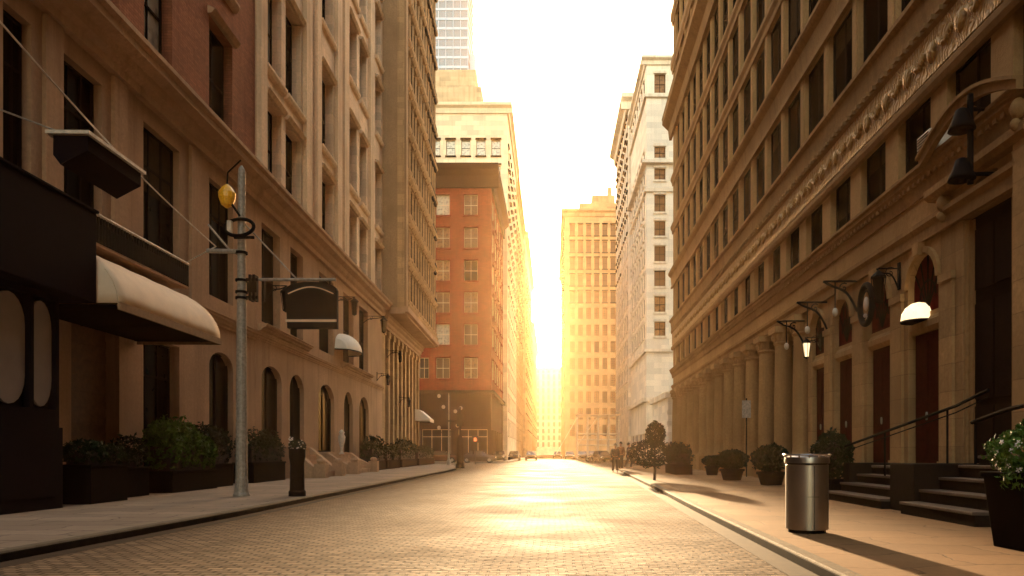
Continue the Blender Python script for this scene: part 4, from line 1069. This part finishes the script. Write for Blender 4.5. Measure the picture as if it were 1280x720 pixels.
# ================================================================== STREET THINGS FAR
def car(x, y, rz, paint, label, scale=1.0):
    e = empty('parked_car', (x,y,-.12), rz, label, 'car', 'cars parked beyond the intersection')
    e.scale=(scale,)*3
    prof=[(-2.2,.35),(-2.25,.7),(-2.1,.95),(-1.2,1.02),(-.6,1.02),(1.2,1.02),(2.0,.98),(2.2,.7),(2.2,.35)]
    # body: x along length(y axis), widths
    def hull(sections,mt,nm):
        vs=[];fs=[];n=len(sections[0])
        for sct in sections: vs+=sct
        for j in range(len(sections)-1):
            for k in range(n): fs.append((j*n+k,j*n+(k+1)%n,(j+1)*n+(k+1)%n,(j+1)*n+k))
        fs.append(tuple(range(n))); fs.append(tuple(range((len(sections)-1)*n,len(sections)*n)))
        mb=MB(); mb.add(vs,fs); return mb.build(nm,mt,e,bevel=.05)
    S=[]
    for yy,w,z0,z1 in ((-2.25,.72,.4,.7),(-2.1,.86,.3,.86),(-1.1,.9,.28,.98),(1.3,.9,.28,1.0),(2.0,.86,.3,.95),(2.25,.74,.4,.8)):
        S.append([(-w,yy,z0),(w,yy,z0),(w,yy,z0+(z1-z0)*.65),(w*.88,yy,z1),(-w*.88,yy,z1),(-w,yy,z0+(z1-z0)*.65)])
    hull(S,paint,'body')
    S=[]
    for yy,w,z1 in ((-1.15,.76,.98),(-.5,.66,1.42),(.8,.66,1.45),(1.6,.74,1.0)):
        S.append([(-.8,yy,.95),(.8,yy,.95),(w,yy,z1),(-w,yy,z1)])
    hull(S,M['carglass'],'windows')
    m=MB(); m.box(-.62,.62,-.45,.78,1.425,1.49); m.build('roof',paint,e,bevel=.03)
    for sx in (-1,1):
        for yy in (-1.4,1.35):
            m=MB(lambda a,b,c,sx=sx,yy=yy: Vector((sx*.8+c,yy+a,.33+b))); m.lathe(0,0,[(.33,-.1),(.33,.12)],18); w_=m.build('wheel',M['rubber'],e)
            m=MB(lambda a,b,c,sx=sx,yy=yy: Vector((sx*.8+c*sx,yy+a,.33+b))); m.lathe(0,0,[(.2,.1),(.18,.13)],12); m.build('rim',M['steel'],w_)
        m=MB(); m.box(sx*.68-.16,sx*.68+.16,-2.24,-2.14,.58,.74); m.build('headlight',M['headl'],e,bevel=.02)
    m=MB(); m.box(-.45,.45,-2.27,-2.2,.42,.62); m.build('grille',M['black'],e)
    return e
def cpos(px,Y): return WX(px,Y)
car(cpos(752,92),92,.25,M['carp3'],'brown car on the right below the white scaffold, angled to the kerb')
car(cpos(728,120),120,0,M['carp'],'dark car farther off on the right before the orange building')
car(cpos(664,115),115,0,M['carp3'],'brown car small in the distance on the left lane')
car(cpos(598,88.5),88.5,PI/2,M['carp'],'dark car parked side on in front of the red brick building')
car(cpos(552,89),89,PI/2,M['carp3'],'brown car parked side on, nearly hidden by the hedge and post')
car(cpos(624,101),101,0,M['carp'],'dark car parked along the left side street wall of the red building')
car(cpos(643,112),112,.0,M['carp'],'second dark car behind the first beside the left row')
car(cpos(741,104),104,0,M['carp'],'black car under the near end of the scaffold')
car(cpos(697,150),150,0,M['carp'],'tiny dark car farthest down the street')
car(cpos(712,135),135,0,M['carp2'],'silver car among the farthest ones, right lane')

# scaffold
e = empty('sidewalk_scaffold', (WX(722,102),102,0), 0, 'pale frame scaffold with horizontal rails in front of the cream building', 'scaffold')
W0=WX(774,102)-WX(722,102); hs=WH(519,102)
for i in range(5):
    for yy in (0,3):
        m=MB(); m.tube([(W0*i/4,yy,0),(W0*i/4,yy,hs)],.09,6); m.build('upright',M['palepaint'],e)
m=MB()
for z in (2.2,3.0,3.8,hs-.1):
    m.tube([(0,0,z),(W0,0,z)],.07,6); m.tube([(0,3,z),(W0,3,z)],.07,6)
for i in range(5): m.tube([(W0*i/4,0,hs-.1),(W0*i/4,3,hs-.1)],.06,6)
m.tube([(0,0,2.2),(W0/2,0,hs-.1)],.05,6); m.tube([(-3,0,1),(0,0,hs-.2)],.05,6)
m.build('rail',M['palepaint'],e)
m=MB(); m.box(-.2,W0+.2,-.2,3.2,hs,hs+.15); m.build('deck',M['sand'],e)

# lamps and posts left corner
Yl=66; e = empty('globe_street_lamp', (WX(561,Yl),Yl,0), 0, 'multi armed street lamp with pale globes at the left corner', 'street lamp')
m=MB(); m.lathe(0,0,[(.22,0),(.22,.3),(.12,.5),(.08,1),(.06,6.3),(.02,6.6)],10); m.build('post',M['galv'],e)
for dx,z in ((1.1,5.2),(-.5,5.3),(-.9,6.3),(.6,4.9),(.8,3.6),(-.9,3.4)):
    m=MB(); m.tube([(0,0,z-.5),(dx*.6,0,z-.55),(dx,0,z-.2)],.03,6); a_=m.build('arm',M['black'],e)
    m=MB(); m.ball((dx,0,z),.17,.17,.18,10,8); m.build('globe',M['globe'],e,smooth=True)
Y=52; e = empty('signal_post', (WX(575,Y),Y,0), 0, 'dark thick based signal post at the left corner beside the globe lamp', 'signal post')
m=MB(); m.lathe(0,0,[(.32,0),(.32,.3),(.26,.35),(.24,2.1),(.12,2.3),(.07,2.4),(.06,4.4)],12); m.build('post',M['black'],e)
m=MB(); m.box(-.22,.22,-.2,.2,3.0,3.9); m.build('signal_head',M['black'],e,bevel=.03)
m=MB(); m.tube([(-.9,0,3.4),(.4,0,3.4)],.05,6); m.build('arm',M['black'],e)
Y=76; e = empty('pedestrian_signal', (WX(594,Y),Y,-.12), 0, 'pedestrian signal glowing orange before the dark base of the red building', 'signal')
m=MB(); m.tube([(0,0,0),(0,0,3.0)],.06,8); m.build('post',M['black'],e)
m=MB(); m.box(-.32,.32,-.1,.15,2.3,3.0); m.build('housing',M['black'],e,bevel=.02)
m=MB(); # raised hand
for k in range(4): m.box(-.14+k*.075,-.085+k*.075,-.125,-.105,2.62,2.86-.03*abs(k-1.5))
m.box(-.14,.14,-.125,-.105,2.42,2.6); m.box(.15,.2,-.125,-.105,2.48,2.68); m.build('lit_hand',M['orangesig'],e)
# small white corner awning
e = empty('corner_awning', LF(C1,0), RZL, 'small pale awning at the far corner of the columned base', 'awning'); T=TL(C1)
m=MB(T); m.prism([(0,5.2),(.4,5.15),(1.4,4.3),(1.4,4.15),(0,4.15)],C1-2.5,C1); m.build('canopy',M['wcanvas'],e)
m=MB(T); m.box(C1-2.5,C1,1.402,1.43,4.0,4.3); m.build('valance',M['canvas'],e)

# street tree right (low clipped)
Y=29.0; e = empty('clipped_tree', (WX(818,Y),Y,0), 0, 'dark low clipped tree on a thin stem at the right kerb', 'tree')
m=MB(); m.tube([(0,0,0),(.02,0,.4),(0,0,.8),(0.03,0,1.9)],.06,8,.03)
for a in (-.5,.4,-.3,.6): m.tube([(0,0,.7),(a*.5,a*.2,.9),(a,a*.4,1.1)],.025,5)
m.build('trunk',M['soil'],e)
m=MB(); leaves(m,3800,((-.15,0,1.08),(.9,.6,.55)),.05,'ell',.2); leaves(m,1500,((.05,0,1.85),(.38,.36,.5)),.06,'ell',.2); m.build('crown',M['leafd'],e)
hedge_planter('R',SR(846,3.2),SR(846,3.2)+0.01+3.5,2.4,3.3,.5,1.5,'dark hedge trough beyond the clipped tree at the far end of the colonnade','leafd',1400,.1)
# sign post thin in colonnade
Y=33; e=empty('street_sign_post',(WX(933,Y),Y,0),0,'slim post carrying a small pale notice before the colonnade','sign post')
m=MB(); m.tube([(0,0,0),(0,0,3.6)],.03,6); m.build('post',M['black'],e)
m=MB(); m.box(-.2,.2,-.03,0,2.7,3.5); m.build('plate',M['galv'],e)

# people ---------------------------------------------------------------------
def person(px, Y, rz, top, legs, label, step=.12, bag=False):
    me=bpy.data.meshes.new('person'); 
    P={'pel':(0,0,.95,.15,.11),'wai':(0,0,1.1,.14,.10),'che':(0,0,1.32,.18,.12),'nec':(0,0,1.48,.065,.065),'chn':(0,-.02,1.57,.075,.085),'hed':(0,-.01,1.68,.085,.1),'top':(0,0,1.76,.06,.07),
       'hl':(.09,0,.9,.1,.1),'kl':(.1,-step,.5,.07,.07),'al':(.1,-step*.6,.09,.05,.05),'tl':(.11,-step*.6-.15,.04,.045,.035),
       'hr':(-.09,0,.9,.1,.1),'kr':(-.1,step*.3,.5,.07,.07),'ar':(-.1,step*1.6,.1,.05,.05),'tr':(-.11,step*1.6-.14,.04,.045,.035),
       'sl':(.19,0,1.41,.065,.065),'el':(.25,.04,1.13,.05,.05),'wl':(.25,-.06,.88,.035,.035),'fl':(.25,-.08,.79,.035,.02),
       'sr':(-.19,0,1.41,.065,.065),'er':(-.25,.06,1.13,.05,.05),'wr':(-.24,0,.88,.035,.035),'fr':(-.24,-.02,.79,.035,.02)}
    E=[('pel','wai'),('wai','che'),('che','nec'),('nec','chn'),('chn','hed'),('hed','top'),('pel','hl'),('hl','kl'),('kl','al'),('al','tl'),('pel','hr'),('hr','kr'),('kr','ar'),('ar','tr'),('che','sl'),('sl','el'),('el','wl'),('wl','fl'),('che','sr'),('sr','er'),('er','wr'),('wr','fr')]
    ks=list(P); me.from_pydata([P[k][:3] for k in ks],[(ks.index(a),ks.index(b)) for a,b in E],[])
    o=bpy.data.objects.new('person',me); COL.objects.link(o)
    sk=o.modifiers.new('skin','SKIN'); 
    for i,k in enumerate(ks): me.skin_vertices[0].data[i].radius=P[k][3:]; me.skin_vertices[0].data[i].use_root=(k=='pel')
    o.modifiers.new('sub','SUBSURF').levels=2; o.modifiers['sub'].render_levels=2
    me.materials.append(M['skin'])
    # clothing as skinned children
    def cloth(nm, keys, edges, grow, mt):
        m2=bpy.data.meshes.new(nm); m2.from_pydata([P[k][:3] for k in keys],[(keys.index(a),keys.index(b)) for a,b in edges],[])
        c=bpy.data.objects.new(nm,m2); COL.objects.link(c); c.parent=o; c.modifiers.new('skin','SKIN')
        for i,k in enumerate(keys): m2.skin_vertices[0].data[i].radius=(P[k][3]+grow,P[k][4]+grow); m2.skin_vertices[0].data[i].use_root=(i==0)
        s_=c.modifiers.new('sub','SUBSURF'); s_.levels=2; s_.render_levels=2; m2.materials.append(mt); return c
    cloth('coat',['pel','wai','che','sl','el','wl','sr','er','wr'],[('pel','wai'),('wai','che'),('che','sl'),('sl','el'),('el','wl'),('che','sr'),('sr','er'),('er','wr')],.03,top)
    cloth('trousers',['pel','hl','kl','al','hr','kr','ar'],[('pel','hl'),('hl','kl'),('kl','al'),('pel','hr'),('hr','kr'),('kr','ar')],.022,legs)
    hb=MB(); hb.ball((0,.02,1.71),.1,.115,.12,10,8); hb.build('hair',M['hair'],o,smooth=True)
    o.location=(WX(px,Y),Y,-.12 if WX(px,Y)<4.2 else 0); o.rotation_euler=(0,0,rz)
    return tag(o,label,'person','people standing at the right corner')
person(769,45,.3,M['cloth1'],M['cloth1'],'person in dark coat standing at the right kerb, leftmost of the group',.1)
person(776,46,-.5,M['cloth2'],M['cloth1'],'person in brown coat close beside the leftmost one at the right kerb',.05)
person(786,50,1.2,M['cloth3'],M['cloth1'],'person in dark navy walking behind the pair at the right kerb',.2)
person(839,46,.5,M['cloth2'],M['cloth3'],'person in brown top walking by the far end of the colonnade',.2)

# ================================================================== HAZE, SKY, SUN
m, nt, b = mat('haze_air'); nt.nodes.remove(b)
pv = nd(nt,'ShaderNodeVolumePrincipled',Density=.00015,Anisotropy=.82); pv.inputs['Color'].default_value=(1.0,.65,.34,1)
lk(nt,pv.outputs[0],nt.nodes['Material Output'].inputs['Volume'])
h=MB(); h.box(-400,400,-70,650,-1.2,180); ho=h.build('haze',m); ho['kind']='stuff'
w=bpy.data.worlds.new('World'); sc.world=w; w.use_nodes=True; nt=w.node_tree
bg=nt.nodes['Background']; sky=nt.nodes.new('ShaderNodeTexSky'); sky.sky_type='NISHITA'; sky.sun_disc=False
spx=679; el=math.radians(9.8); azx=math.atan((spx-CX)/F0)      # sun ahead, slightly left of the vanishing point
sky.sun_elevation=el; sky.sun_rotation=azx; sky.air_density=1.2; sky.dust_density=2.0; sky.ozone_density=1.0
mx=mixc(nt,1.0,sky.outputs[0],(1.0,.765,.56),'MULTIPLY')
lk(nt,mx,bg.inputs[0]); bg.inputs[1].default_value=.15
su=bpy.data.lights.new('sun','SUN'); su.energy=2.0; su.angle=math.radians(1.2); su.color=(1,.68,.36)
so=bpy.data.objects.new('sun',su); COL.objects.link(so)
d=Vector((math.sin(azx)*math.cos(el),math.cos(azx)*math.cos(el),math.sin(el)))
so.rotation_euler=d.to_track_quat('Z','Y').to_euler()
sc.view_settings.view_transform='Standard'; sc.view_settings.look='None'; sc.view_settings.gamma=1; sc.view_settings.exposure=3.5
sc.cycles.volume_bounces=1; sc.cycles.max_bounces=6; sc.cycles.diffuse_bounces=4; sc.cycles.use_denoising=True
sc.cycles.sample_clamp_indirect=8
